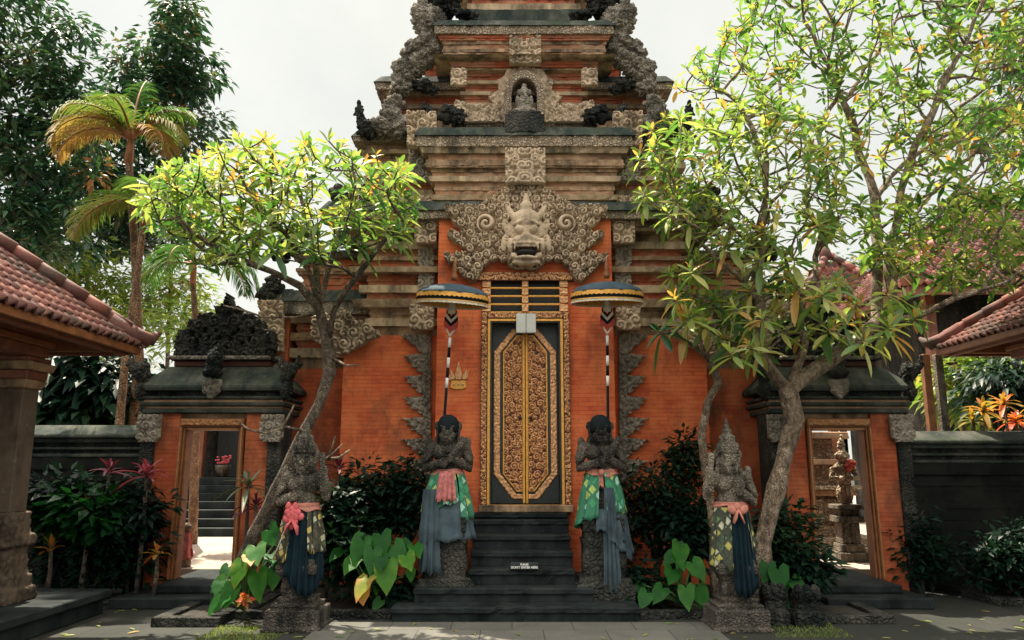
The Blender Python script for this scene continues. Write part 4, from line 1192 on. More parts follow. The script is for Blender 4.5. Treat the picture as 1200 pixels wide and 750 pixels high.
def pavilion(cx, cy, cz, dirx, plen, depth, pitch_, label, columns):
    """hip-roofed open pavilion: the eave corner nearest the gate at (cx,cy,cz); dirx=-1 lies to the left; runs towards -Y for plen"""
    r = empty("open_pavilion", (cx + dirx * depth / 2, cy - plen / 2, 0), label, "pavilion", "open pavilions either side of the forecourt")
    tp = math.tan(pitch_); hh = depth / 2
    up = Vector((dirx, 0, tp)).normalized(); L = hh / cos(pitch_)
    sl_ = []
    tiled(sl_, (cx, cy, cz), (0, -1, 0), up, plen, L, lambda t: t * cos(pitch_), lambda t: plen - t * cos(pitch_))
    up2 = Vector((0, -1, tp)).normalized()
    tiled(sl_, (cx, cy, cz), (dirx, 0, 0), up2, depth, L, lambda t: t * cos(pitch_), lambda t: depth - t * cos(pitch_))
    upb = Vector((-dirx, 0, tp)).normalized()
    tiled(sl_, (cx + dirx * depth, cy, cz), (0, -1, 0), upb, plen, L, lambda t: t * cos(pitch_), lambda t: plen - t * cos(pitch_), pitch=.4, row=.5)
    upf = Vector((0, 1, tp)).normalized()
    tiled(sl_, (cx, cy - plen, cz), (dirx, 0, 0), upf, depth, L, lambda t: t * cos(pitch_), lambda t: depth - t * cos(pitch_), pitch=.4, row=.5)
    rf = roof_mesh(sl_, "roof", r)
    apex1 = Vector((cx + dirx * hh, cy - hh, cz + hh * tp)); apex2 = Vector((cx + dirx * hh, cy - plen + hh, cz + hh * tp))
    hipcaps((cx - dirx * .04, cy + .04, cz + .06), apex1 + Vector((0, 0, .06)), rf)
    hipcaps((cx + dirx * depth, cy, cz + .06), apex1 + Vector((0, 0, .06)), rf)
    hipcaps(apex1 + Vector((0, 0, .07)), apex2 + Vector((0, 0, .07)), rf, .09)
    # curled tip of the hip
    mb = MB(); mb.tube([(cx + dirx * .30, cy - .30, cz + .28), (cx + dirx * .1, cy - .1, cz + .13), (cx - dirx * .06, cy + .06, cz + .10), (cx - dirx * .12, cy + .12, cz + .20)], [.10, .10, .075, .02], 8)
    mb.build("roof_tip", TILE, rf, tint=[.3] * len(mb.v))
    # under the eaves: boards, stacked fascia beams and rafters
    mb = MB()
    e0, e1 = .02, hh
    for (i0, i1, z0, z1, mt) in ((.03, .09, -.10, -.015, 0), (.14, .20, -.13, -.03, 1), (.26, .33, -.10, .06, 0)):
        xa, xb = sorted((cx + dirx * i0, cx + dirx * i1)); mb.box(xa, xb, cy - plen + i0, cy - i0, cz + z0, cz + z1, mt)
        xa, xb = sorted((cx + dirx * (i1 + .001), cx + dirx * (depth - i0))); mb.box(xa, xb, cy - i1, cy - i0, cz + z0, cz + z1, mt)
    mb.build("eave_boards", [WOODO, WOODR], r, bev=.005)
    mb = MB()
    for k in range(int(plen / .28)):
        y = cy - .2 - k * .28; q = min(hh, .2 + k * .28)
        mb.tube([(cx + dirx * .05, y, cz - .02), (cx + dirx * q, y, cz - .05 + q * tp * .95)], .028, 6)
    for k in range(int(depth / .28)):
        x = cx + dirx * (.2 + k * .28); q = min(hh, .2 + k * .28, depth - .2 - k * .28)
        if q > .1: mb.tube([(x, cy - .05, cz - .02), (x, cy - q, cz - .05 + q * tp * .95)], .028, 6)
    o = mb.build("rafters", WOODR, r); o["kind"] = "stuff"
    inset = .80
    mb = MB()
    for (i0, i1, z0, z1, mt) in ((inset - .10, inset + .10, -.06, .14, 1), (inset - .14, inset + .14, -.13, -.062, 0), (inset - .10, inset + .10, -.24, -.132, 1)):
        xa, xb = sorted((cx + dirx * i0, cx + dirx * i1)); mb.box(xa, xb, cy - plen + inset, cy - i0, cz + z0, cz + z1, mt)
        xa, xb = sorted((cx + dirx * (i1 + .001), cx + dirx * (depth - i0))); mb.box(xa, xb, cy - i1, cy - i0, cz + z0, cz + z1, mt)
    mb.build("ring_beam", [WOODO, WOODR], r, bev=.008)
    pz = .26
    for (dx, dy, w_) in columns:
        x, y = cx + dirx * dx, cy - dy
        mb = MB(); zt = cz - .242
        mb.slab(x, w_, w_ * .95, y, w_, w_ * .95, 1.15, zt - .34, 0)
        mb.slab(x, w_ * 1.05, w_ * 1.35, y, w_ * 1.05, w_ * 1.35, zt - .338, zt - .25, 1); mb.slab(x, w_ * 1.25, w_ * 1.3, y, w_ * 1.25, w_ * 1.3, zt - .248, zt - .15, 2); mb.slab(x, w_ * 1.5, w_ * 1.7, y, w_ * 1.5, w_ * 1.7, zt - .148, zt - .06, 1); mb.slab(x, w_ * 1.4, w_ * 1.4, y, w_ * 1.4, w_ * 1.4, zt - .058, zt, 2)
        co = mb.build("column", [COLST, TAN_D, WOODR], r, bev=.012)
        # carved stone foot
        mb = MB()
        for (h, z0, z1) in ((1.9, pz, pz + .14), (1.6, pz + .13, pz + .26), (1.35, pz + .25, pz + .56), (1.65, pz + .55, pz + .66), (1.3, pz + .65, pz + .89)): mb.slab(x, w_ * h, w_ * h * .97, y, w_ * h, w_ * h * .97, z0, z1)
        for sx in (-1, 1): mb.ell((x + sx * w_ * 1.2, y - w_ * 1.2, pz + .74), (w_ * .5, w_ * .5, .15), nu=10, nv=8)
        mb.ell((x, y - w_ * 1.3, pz + .40), (w_ * .8, w_ * .35, .15), nu=10, nv=8)
        sculpt(mb, "column_foot", [COLST], co, voxel=.016, carve=(10, .022))
    xa, xb = sorted((cx + dirx * .22, cx + dirx * depth))
    mb = MB(); mb.box(xa, xb, cy - plen, cy + .05, 0, .17, 0); xa, xb = sorted((cx + dirx * .16, cx + dirx * depth)); mb.box(xa, xb, cy - plen - .02, cy + .10, .172, .26, 0)
    mb.build("platform", STEPST, r, bev=.012)
    return r
pavilion(-4.38, 9.05, 3.02, -1, 7.5, 5.6, radians(39), "open pavilion on the left with a low red tiled hip roof and stone column", [(.92, .80, .145), (.92, 4.0, .145), (4.7, .80, .145), (4.7, 4.0, .145)])
pavilion(6.34, 11.45, 3.36, 1, 6.0, 5.2, radians(35), "open pavilion on the right with broken lumpy red roof tiles along its eave", [(1.0, 4.4, .12), (4.2, 4.4, .12), (1.15, .8, .12), (4.2, .8, .12)])

def hall(cx, cy, zeave, wx, wy, pitch_, label, group=None, wall=True):
    r = empty("tiled_hall", (cx, cy, 0), label, "building", group)
    tp = math.tan(pitch_); sl_ = []; hh = min(wx, wy) / 2; L = hh / cos(pitch_)
    A = (cx - wx / 2, cy - wy / 2, zeave)
    tiled(sl_, A, (1, 0, 0), (0, 1, tp), wx, L, lambda t: t * cos(pitch_), lambda t: wx - t * cos(pitch_), pitch=.17, row=.21, amp=.025)
    tiled(sl_, A, (0, 1, 0), (1, 0, tp), wy, L, lambda t: t * cos(pitch_), lambda t: wy - t * cos(pitch_), pitch=.17, row=.21, amp=.025)
    tiled(sl_, (cx + wx / 2, cy - wy / 2, zeave), (0, 1, 0), (-1, 0, tp), wy, L, lambda t: t * cos(pitch_), lambda t: wy - t * cos(pitch_), pitch=.4, row=.5)
    tiled(sl_, (cx - wx / 2, cy + wy / 2, zeave), (1, 0, 0), (0, -1, tp), wx, L, lambda t: t * cos(pitch_), lambda t: wx - t * cos(pitch_), pitch=.4, row=.5)
    rf = roof_mesh(sl_, "roof", r)
    ax = max(0, wx / 2 - hh); ay = max(0, wy / 2 - hh); zt = zeave + hh * tp
    hipcaps((cx - wx / 2, cy - wy / 2, zeave + .06), (cx - ax, cy - ay, zt + .06), rf, .11, .34); hipcaps((cx + wx / 2, cy - wy / 2, zeave + .06), (cx + ax, cy - ay, zt + .06), rf, .11, .34)
    if ax: hipcaps((cx - ax, cy, zt + .08), (cx + ax, cy, zt + .08), rf, .12, .34)
    mb = MB(); mb.tube([(cx - ax, cy - ay, zt), (cx - ax, cy - ay, zt + .25), (cx - ax - .05, cy - ay, zt + .5)], [.2, .14, .03], 8); mb.build("roof_finial", TILE, rf, tint=[.2] * len(mb.v))
    mb = MB(); mb.box(cx - wx / 2 + .1, cx + wx / 2 - .1, cy - wy / 2 + .1, cy - wy / 2 + .2, zeave - .2, zeave - .03); mb.box(cx - wx / 2 + .1, cx - wx / 2 + .2, cy - wy / 2 + .201, cy + wy / 2 - .1, zeave - .2, zeave - .03); mb.build("eave_boards", WOODR, r)
    if wall:
        mb = MB(); mb.box(cx - wx / 2 + 1.2, cx + wx / 2 - 1.2, cy - wy / 2 + 1.2, cy + wy / 2 - 1.2, .2, zeave + .5); mb.build("wall_body", DARKST, r)
        for sx in (-1, 1):
            mb = MB(); mb.box(cx + sx * (wx / 2 - .9) - .1, cx + sx * (wx / 2 - .9) + .1, cy - wy / 2 + .8, cy - wy / 2 + 1.0, .2, zeave + .3); mb.build("post", WOODR, r)
    return r
c = at(1062, 332, 15.5)
hall(c.x + 4.0, 15.5 + 3.6, c.z, 8.0, 7.2, radians(40), "large red tiled hall rising behind the right pavilion", None)
c = at(985, 350, 20)
hall(c.x + .3, 20 + 1.2, c.z, 2.6, 2.4, radians(50), "small steep red tiled roof behind the right frangipani", None)
# dark bell-tower-like pavilion posts behind the right wall
for px, lab in ((1089, "slim reddish timber post standing behind the right wall"), (1104, "slim pale timber post behind the right wall, right of the reddish post")):
    c = at(px, 470, 11.55)
    mb = MB(); mb.box(c.x - .055, c.x + .055, 11.5, 11.61, .2, 3.3); mb.box(c.x - .09, c.x + .09, 11.47, 11.64, .2, .5); mb.box(c.x - .08, c.x + .08, 11.48, 11.63, 2.0, 2.1)
    o = mb.build("timber_post", WOODO if px == 1089 else STATUE, None, bev=.008); tag(o, lab, "post")

# what is seen through the left doorway: a raised dark pavilion with steps
r = empty("inner_pavilion", (-7.0, 18.5, .2), "dark raised pavilion with stone steps seen through the left doorway", "pavilion")
for k in range(7):
    mb = MB(); mb.box(-9.5, -4.6, 16.6 + .32 * k, 20.2, .202 + .17 * k, .202 + .17 * (k + 1) - .002); mb.build("step", STEPST, r, bev=.01)
mb = MB(); mb.box(-10, -4, 20.21, 20.5, .2, 4.0); mb.box(-10, -8.2, 19.2, 20.2, .2, 1.0); mb.build("wall_body", DARKST, r)
mb = MB(); mb.box(-7.6, -6.6, 20.1, 20.2, 1.4, 3.3); mb.build("door", BLKW, r)
mb = MB(); mb.frus(-10.6, -3.6, 18.6, 23, 3.3, -8, -6, 20.5, 21, 4.4); mb.build("roof", DARKST, r)
for x in (-8.6, -7.75, -6.4, -5.4):
    mb = MB(); mb.box(x - .09, x + .09, 19.3, 19.48, 1.38, 3.35); mb.build("post", WOODR, r, bev=.008)
def flowerpot(loc, label, col, s_=1.0):
    p = empty("potted_flowers", loc, label, "potted plant")
    mb = MB(); mb.lathe([(.14 * s_, 0), (.19 * s_, .25 * s_), (.21 * s_, .30 * s_), (.17 * s_, .30 * s_), (.15 * s_, .24 * s_)], loc, 14); mb.build("pot", STATUE, p)
    mb = MB()
    for k in range(44):
        a, q = random.random() * 6.3, random.random() * .2 * s_
        mb.ell((loc[0] + q * cos(a), loc[1] + q * sin(a), loc[2] + (.34 + random.random() * .2) * s_), (.034 * s_, .034 * s_, .022 * s_), nu=6, nv=4)
    mb.build("blossoms", col, p)
c = at(262, 540, 19.0); flowerpot((c.x, 19.0, 1.395), "pot of pink flowers at the top of the steps inside the left doorway", PINKC, .95)
# what is seen through the right doorway: sunlit shrine
SUNST = stone("pale_shrine_stone", (.36, .27, .19), (.50, .39, .28), (.22, .16, .11), .2, carve=12)
c = at(972, 600, 13.4)
r = empty("stone_shrine", (c.x, 13.9, .2), "sunlit carved stone shrine base seen through the right doorway", "shrine")
z = .2
for (h, dz, m_) in [(1.15, .12, 0), (1.0, .14, 0), (.62, .18, 0), (.55, .50, 0), (.70, .10, 1), (.78, .07, 0), (.5, .35, 0), (.72, .10, 1), (.46, .35, 0), (.66, .12, 1)]:
    mb = MB(); mb.slab(c.x - .15, h, h * .97, 14.2, h, h * .97, z, z + dz); mb.build("tier", SUNST if m_ == 0 else BRN, r, bev=.015); z += dz
mb = MB(); P0 = c.x - .15; relief(mb, rect(P0 - .5, P0 + .5, .70, 1.08), 13.645, .02, .05, 97, .05, .09, .018); mb.build("carved_panel", SUNST, r)
c = at(995, 640, 12.35)
ped = MB()
for (h, z0, z1) in ((.24, .2, .34), (.18, .34, .46), (.14, .46, .78), (.20, .78, .88), (.15, .88, .98), (.21, .98, 1.05)): ped.slab(c.x, h, h * .96, 12.35, h, h * .96, z0, z1)
o = ped.build("statue_pedestal", STATUE, None, bev=.012); tag(o, "slim stone pedestal in the sun just inside the right doorway", "pedestal")
sm_ = MB(); E = sm_.ell; x = c.x; y = 12.35; z = 1.05
E((x, y, z + .16), (.13, .12, .18)); E((x, y, z + .42), (.12, .10, .16)); E((x, y, z + .56), (.16, .10, .09)); E((x, y - .02, z + .74), (.09, .09, .11)); E((x, y, z + .90), (.06, .06, .12)); E((x + .02, y, z + 1.02), (.03, .03, .08))
for sx in (-1, 1):
    sm_.tube([(x + sx * .15, y, z + .56), (x + sx * .21, y - .03, z + .40), (x + sx * .06, y - .15, z + .40)], [.055, .045, .04], 8); E((x + sx * .09, y - .01, z + .74), (.03, .03, .06))
    E((x + sx * .035, y - .09, z + .76), (.02, .02, .02))
E((x, y - .11, z + .72), (.02, .03, .03)); E((x, y - .09, z + .67), (.04, .03, .015))
o = sculpt(sm_, "garden_statue", [SUNST], None, voxel=.013, carve=(20, .008)); tag(o, "sunlit carved statue with a red blossom, inside the right doorway", "statue")
mb = MB()
for k in range(9):
    a = k * 2.4; q = .02 + .008 * k; mb.ell((x + .06 + q * cos(a), y - .13, z + .60 + q * sin(a)), (.034, .03, .034), nu=8, nv=6)
o2 = mb.build("red_blossom", REDP, o)
# ------------------------------------------------------------------ statues, pedestals, cloths
def drape(mb, c, a0, a1, ztop, zbot, rtop, rbot, folds=7, famp=.018, na=48, nz=10, mat=0, sq=(1, .8), th=.007, seed=0):
    """cloth hung round a vertical axis; zbot, rbot may be functions of the angle parameter 0..1"""
    rg = random.Random(seed); ph = rg.uniform(0, 6)
    zb = zbot if callable(zbot) else (lambda u: zbot)
    rb = rbot if callable(rbot) else (lambda u: rbot)
    out, inn = [], []
    for i in range(na + 1):
        u = i / na; a = radians(a0 + (a1 - a0) * u)
        for k in range(nz + 1):
            t = k / nz
            f = 1.35 * famp * (.25 + .75 * t) * (sin(folds * 2 * pi * u + ph) + .45 * sin(folds * 4.3 * pi * u + 1.3 * ph + 1.5 * t))
            r = rtop + (rb(u) - rtop) * t ** .8 + f
            z = ztop + (zb(u) - ztop) * t + t * t * (.018 * sin(5 * folds * u + 2 * ph) + .012 * sin(13.7 * u * folds + ph))
            r += .012 * t * sin(9 * t + 4 * u + ph)
            out.append((c[0] + r * cos(a) * sq[0], c[1] + r * sin(a) * sq[1], c[2] + z))
            inn.append((c[0] + (r - th) * cos(a) * sq[0], c[1] + (r - th) * sin(a) * sq[1], c[2] + z))
    n = len(out); fs = []
    W_ = nz + 1
    for i in range(na):
        for k in range(nz):
            p = i * W_ + k
            fs.append((p + 1, p + W_ + 1, p + W_, p)); fs.append((n + p, n + p + W_, n + p + W_ + 1, n + p + 1))
        fs.append((i * W_ + nz, n + i * W_ + nz, n + (i + 1) * W_ + nz, (i + 1) * W_ + nz))
    for k in range(nz):
        fs.append((k, n + k, n + k + 1, k + 1)); q = na * W_ + k; fs.append((q + 1, n + q + 1, n + q, q))
    mb.add(out + inn, fs, mat, True)

def pedestal(cx, cy, rows, label, mat=DARKST, carve=None, group=None):
    r = MB()
    for (h0, h1, z0, z1) in rows: r.slab(cx, h0, h1, cy, h0 * .95, h1 * .95, z0, z1)
    if carve:
        for (dx, z, rx, rz) in carve:
            for sx in (-1, 1):
                r.ell((cx + sx * dx, cy - dx * .95, z), (rx, rx, rz), nu=10, nv=8)
            r.ell((cx, cy - dx * 1.0, z), (rx * .9, rx * .6, rz), nu=10, nv=8)
    o = sculpt(r, "statue_pedestal", [mat], None, voxel=.009, carve=(12, .005), smooth=0)
    return tag(o, label, "pedestal", group)

def guardian(loc, label, kind, group):
    x, y, z = loc
    root = empty("guardian_statue", loc, label, "statue", group)
    b = MB(); E = b.ell
    front = kind.startswith('front')
    s_ = -1 if kind.endswith('left') else 1
    # seat and legs, belly, chest
    E((x, y, z + .16), (.25, .21, .22)); E((x, y, z + .42), (.225, .18, .20))
    for sx in (-1, 1):
        E((x + sx * .12, y - .06, z + .22), (.11, .12, .14)); b.tube([(x + sx * .13, y - .06, z + .28), (x + sx * .13, y - .06, z + .0)], [.09, .075], 8)
    E((x, y - .03, z + .60), (.215, .185, .17)); E((x, y - .01, z + .78), (.235, .165, .14))
    for sx in (-1, 1): E((x + sx * .10, y - .13, z + .78), (.11, .07, .075))
    hz = .98 if front else 1.0
    b.tube([(x, y, z + .84), (x, y - .01, z + hz - .05)], [.10, .085], 10)
    # collar
    for k in range(11):
        a = pi + pi * (k + .5) / 11
        E((x + .15 * cos(a) * 1.2, y + .14 * sin(a) * 1.1 - .02, z + .87 - .05 * abs(sin(a))), (.045, .035, .05), nu=8, nv=6)
    for sx in (-1, 1):
        E((x + sx * .26, y, z + .83), (.105, .10, .10)); E((x + sx * .30, y + .0, z + .92), (.06, .06, .07))
        if front and sx * s_ < 0:
            p = [(x + sx * .27, y, z + .83), (x + sx * .36, y - .05, z + .66), (x + sx * .33, y - .20, z + .83)]
        else:
            p = [(x + sx * .27, y, z + .83), (x + sx * .34, y - .05, z + .60), (x + sx * .07, y - .25, z + (.66 if sx < 0 else .72))]
        b.tube([p[0], Vector(p[0]).lerp(Vector(p[1]), .5) + Vector((sx * .02, 0, 0)), p[1], Vector(p[1]).lerp(Vector(p[2]), .5), p[2]], [.085, .082, .066, .062, .045], 10)
        h = Vector(p[2]); E(h, (.05, .05, .055))
        for q in range(4):                                     # fingers closed round the club
            f0 = h + Vector((-.03 + sx * .0, -.035, .035 - q * .024)); b.tube([f0 + Vector((-.02, .0, 0)), f0 + Vector((.02, -.022, 0)), f0 + Vector((.06, -.005, -.004))], [.014, .014, .011], 6)
        b.tube([h + Vector((0, -.03, .03)), h + Vector((.01, -.06, .055)), h + Vector((.03, -.06, .075))], [.016, .015, .011], 6)
        b.tube([(p[1][0] - sx * .03, p[1][1] - .03, p[1][2] + .09), (p[1][0] + sx * .0, p[1][1] - .03, p[1][2] + .13)], [.088, .088], 10)     # arm band
    if not front:
        b.tube([(x - .05, y - .27, z + .60), (x + .10, y - .27, z + .76), (x + .27, y - .20, z + .96)], [.028, .036, .06], 9)
    else:
        hx = x - s_ * .33 if False else x
        b.tube([(x + s_ * -.33, y - .22, z + .70), (x + s_ * -.33, y - .23, z + .95), (x + s_ * -.31, y - .20, z + 1.12)], [.03, .035, .055], 9)
    # head with a face
    hy = y - .05; H = z + hz + .04
    E((x, hy, H), (.135, .14, .155)); E((x, hy - .06, H - .07), (.12, .10, .075)); E((x, hy + .05, H - .04), (.16, .10, .16))
    for sx in (-1, 1):
        E((x + sx * .055, hy - .125, H + .025), (.036, .032, .034), nu=10, nv=8); E((x + sx * .06, hy - .115, H + .068), (.06, .035, .018), rot=Matrix.Rotation(sx * -.3, 3, 'Y'))
        E((x + sx * .085, hy - .105, H - .035), (.045, .045, .04)); E((x + sx * .026, hy - .155, H - .02), (.022, .022, .018))
        E((x + sx * .155, hy + .03, H + .0), (.035, .05, .075)); E((x + sx * .175, hy + .02, H - .09), (.04, .04, .05)); E((x + sx * .17, hy + .05, H + .09), (.05, .05, .06))
        b.tube([(x + sx * .055, hy - .15, H - .075), (x + sx * .06, hy - .165, H - .105), (x + sx * .058, hy - .16, H - .125)], [.016, .013, .005], 6)
        for q in range(3): E((x + sx * (.15 + .02 * q), hy + .06, H - .12 - q * .07), (.05, .05, .05), nu=8, nv=6)
    E((x, hy - .16, H - .005), (.028, .04, .035)); E((x, hy - .14, H - .063), (.085, .04, .016)); E((x, hy - .125, H - .108), (.08, .04, .018)); E((x, hy - .09, H - .13), (.07, .06, .04))
    for q in range(-2, 3): E((x + q * .026, hy - .158, H - .082), (.012, .012, .014), nu=6, nv=5)
    if front:   # tall tiered crown
        for (rr, dz, hh) in ((.165, .12, .035), (.15, .17, .04), (.125, .23, .045), (.10, .29, .045), (.075, .345, .04), (.05, .395, .04), (.026, .45, .05)):
            E((x, hy + .03, H + dz), (rr, rr, hh))
        for k in range(9):
            a = pi + pi * k / 8; E((x + .15 * cos(a), hy + .03 + .14 * sin(a), H + .17), (.032, .03, .055), nu=8, nv=6)
            E((x + .10 * cos(a), hy + .03 + .10 * sin(a), H + .265), (.025, .025, .045), nu=8, nv=6)
    body = sculpt(b, "body", [STATUE if front else STAT_D], root, voxel=.0105, carve=(20, .008), smooth=1)
    root.scale = (.69, .80, .95) if front else (.76, .84, .93)
    if not front:
        mb = MB(); mb.lathe([(.165, -.01), (.172, .05), (.165, .12), (.12, .185), (.05, .215), (.0, .22)], (x, hy + .02, H + .015), 24, mod=lambda a, k: 1 + .03 * sin(5 * a + k))
        drape(mb, (x, hy + .03, H), 20, 160, .10, -.22, .165, .15, 4, .01)
        if kind == 'inner_left': drape(mb, (x, hy + .01, H), 185, 355, .06, lambda u: -.10 + .05 * cos(u * 6.28), .168, .16, 3, .006)
        mb.build("head_cloth", BLACKC, root)
    C_ = (x, y - .02, z)
    if kind == 'inner_left':
        mb = MB(); drape(mb, C_, -255, -60, .54, lambda u: .10 - .10 * sin(pi * u) + .10 * u, .25, lambda u: .39, 6, .022, seed=1); drape(mb, C_, -50, 70, .54, lambda u: -.06 + .20 * u, .25, .39, 4, .024, seed=2); mb.build("sarong", SAR_G, root)
        mb = MB(); drape(mb, C_, -250, 60, .22, lambda u: -.30 + .12 * abs(u - .4), .32, .43, 10, .028, seed=3); mb.build("under_cloth", GREYC, root)
        mb = MB(); drape(mb, (x - .20, y - .20, z), -215, -50, .34, -.66, .14, .19, 4, .026, seed=4); mb.build("hanging_cloth", GREYC, root)
        mb = MB(); drape(mb, (x, y - .03, z), -112, -66, .56, .20, .28, .42, 4, .022, seed=5); mb.build("front_cloth", PINKD, root)
        mb = MB(); drape(mb, C_, 0, 360, .59, .51, .232, .262, 3, .006, seed=6); mb.build("sash", ROSEC, root)
    elif kind == 'inner_right':
        mb = MB(); drape(mb, C_, -265, -102, .54, lambda u: -.02 - .12 * sin(pi * min(1, u * 1.2)), .24, lambda u: .40, 6, .024, seed=7); drape(mb, C_, -84, 90, .54, lambda u: .03 + .06 * u, .24, .37, 6, .024, seed=8); mb.build("sarong", SAR_G, root)
        mb = MB(); drape(mb, C_, -108, 40, .10, lambda u: -.16 if u < .15 else -.10 - .42 * (1 - abs(u - .55) * 1.6), .34, .44, 7, .022, seed=9); mb.build("under_cloth", GREYC, root)
        mb = MB(); drape(mb, (x + .08, y - .25, z), -150, -30, .36, -.88, .09, .15, 4, .024, seed=10); mb.build("hanging_cloth", GREYC, root)
        mb = MB(); drape(mb, C_, 0, 360, .59, .51, .232, .262, 3, .006, seed=11); mb.ell((x - .02, y - .26, z + .54), (.05, .04, .045)); drape(mb, (x - .02, y - .03, z), -100, -84, .54, .36, .25, .29, 1, .006, seed=12); mb.build("sash", ROSEC, root)
    elif kind == 'front_left':
        mb = MB(); drape(mb, C_, -265, -108, .54, lambda u: .10 - .14 * u, .25, .36, 6, .02, seed=13); drape(mb, C_, -62, 95, .54, lambda u: .06 + .05 * u, .25, .36, 6, .02, seed=14); mb.build("sarong", SAR_S, root)
        mb = MB(); drape(mb, C_, -118, 5, .50, lambda u: -.14 - .24 * sin(pi * u), .26, .34, 7, .03, seed=15); mb.build("under_cloth", NAVYC, root)
        mb = MB(); drape(mb, C_, 0, 360, .59, .52, .245, .272, 3, .006, seed=16); mb.build("sash", ROSEC, root)
        mb = MB()                                       # large cloth blossom with two tails
        for k in range(16):
            a = k * 2.4; q = .012 + .0085 * k
            mb.ell((x - .06 + q * cos(a), y - .30 + q * .15, z + .47 + q * sin(a) * .85), (.05, .028, .04), nu=9, nv=6, rot=Matrix.Rotation(a, 3, 'Y'))
        for sx in (-1, 1): mb.tube([(x - .06, y - .31, z + .42), (x - .06 + sx * .08, y - .34, z + .34), (x - .06 + sx * .10, y - .34, z + .26)], [.03, .055, .02], 8, flat=.35)
        mb.build("cloth_blossom", PINKC, root)
        mb = MB(); mb.tube([(x - .13, y - .30, z + .38), (x - .22, y - .32, z + .18), (x - .30, y - .33, z + .02)], [.022, .02, .022], 6, flat=.3); mb.build("ribbon", CREAM, root)
    else:
        mb = MB(); drape(mb, C_, -270, -104, .54, lambda u: -.06 - .05 * u, .25, .345, 5, .016, seed=17); drape(mb, C_, -50, 90, .54, lambda u: .08, .25, .33, 5, .018, seed=18); mb.build("sarong", SAR_C, root)
        mb = MB(); drape(mb, C_, -104, -34, .53, lambda u: -.40 + .22 * abs(u - .4), .265, .35, 5, .03, seed=19); mb.build("hanging_cloth", NAVYC, root)
        mb = MB(); drape(mb, C_, 0, 360, .60, .53, .245, .268, 3, .008, seed=20)
        mb.ell((x + .02, y - .28, z + .55), (.055, .04, .045))
        for sx, a in ((-1, .3), (1, -.3)): mb.ell((x + .02 + sx * .085, y - .29, z + .52), (.075, .03, .045), rot=Matrix.Rotation(a, 3, 'Y'))
        for sx in (-1, 1): mb.tube([(x + .02, y - .30, z + .53), (x + .02 + sx * .05, y - .32, z + .44), (x + .02 + sx * .08, y - .32, z + .38)], [.025, .045, .03], 8, flat=.35)
        mb.build("sash", ROSEC, root)
    return root

G1 = "stone guardians at the top of the stairs"; G2 = "stone guardians in front of the gate"
YG = 9.3
cl = at(524, 600, YG).x; cr = at(705, 600, YG).x
prow = [(.33, .33, 0, .32), (.30, .28, .30, .38), (.23, .23, .36, .74), (.235, .25, .72, .80), (.22, .22, .79, .90), (.235, .235, .89, 1.05)]
pcv = [(.20, .55, .06, .15), (.26, .34, .05, .05)]
pedestal(cl, YG, prow, "dark carved stone block left of the stairs under the statue with the pink front cloth", DARKST, pcv)
pedestal(cr, YG, prow, "dark carved stone block right of the stairs under the statue in green brocade", DARKST, pcv)
guardian((cl, YG, 1.05), "black hooded stone guardian left of the stairs, pink cloth down its front", 'inner_left', G1)
guardian((cr, YG, 1.05), "black capped stone guardian right of the stairs with flaring green brocade sarong", 'inner_right', G1)
YF_ = 8.32
fl = at(353, 640, YF_).x; fr_ = at(858, 640, YF_).x
frow = [(.30, .30, 0, .04), (.275, .275, .035, .20), (.215, .235, .19, .25), (.17, .19, .24, .31), (.13, .135, .30, .48), (.145, .175, .47, .55), (.195, .205, .54, .63), (.18, .18, .62, .69)]
pedestal(fl, YF_, frow, "grey stepped stone pedestal of the front statue with the pink cloth blossom", STAT_D, [(.12, .40, .04, .08)])
pedestal(fr_, YF_, frow, "grey stepped stone pedestal of the front statue with the checked sarong", STAT_D, [(.12, .40, .04, .08)])
guardian((fl, YF_, .69), "crowned stone guardian in front of the left tree wearing a large pink cloth blossom", 'front_left', G2)
guardian((fr_, YF_, .69), "crowned stone guardian before the right shrubs in checked sarong and rose bow", 'front_right', G2)

c = at(219, 622, 11.6)
r = empty("cloth_post", (c.x, 11.6, .2), "short stone post wrapped in pink cloth just inside the left doorway", "cloth post")
mb = MB(); mb.lathe([(.09, 0), (.09, .08), (.055, .12), (.055, .52), (.075, .56), (.03, .62)], (c.x, 11.6, .2), 12); mb.build("post", STATUE, r)
mb = MB(); drape(mb, (c.x, 11.6, .2), 0, 360, .48, .12, .068, .10, 6, .012, seed=31, sq=(1, 1)); mb.build("wrapped_cloth", PINKD, r)
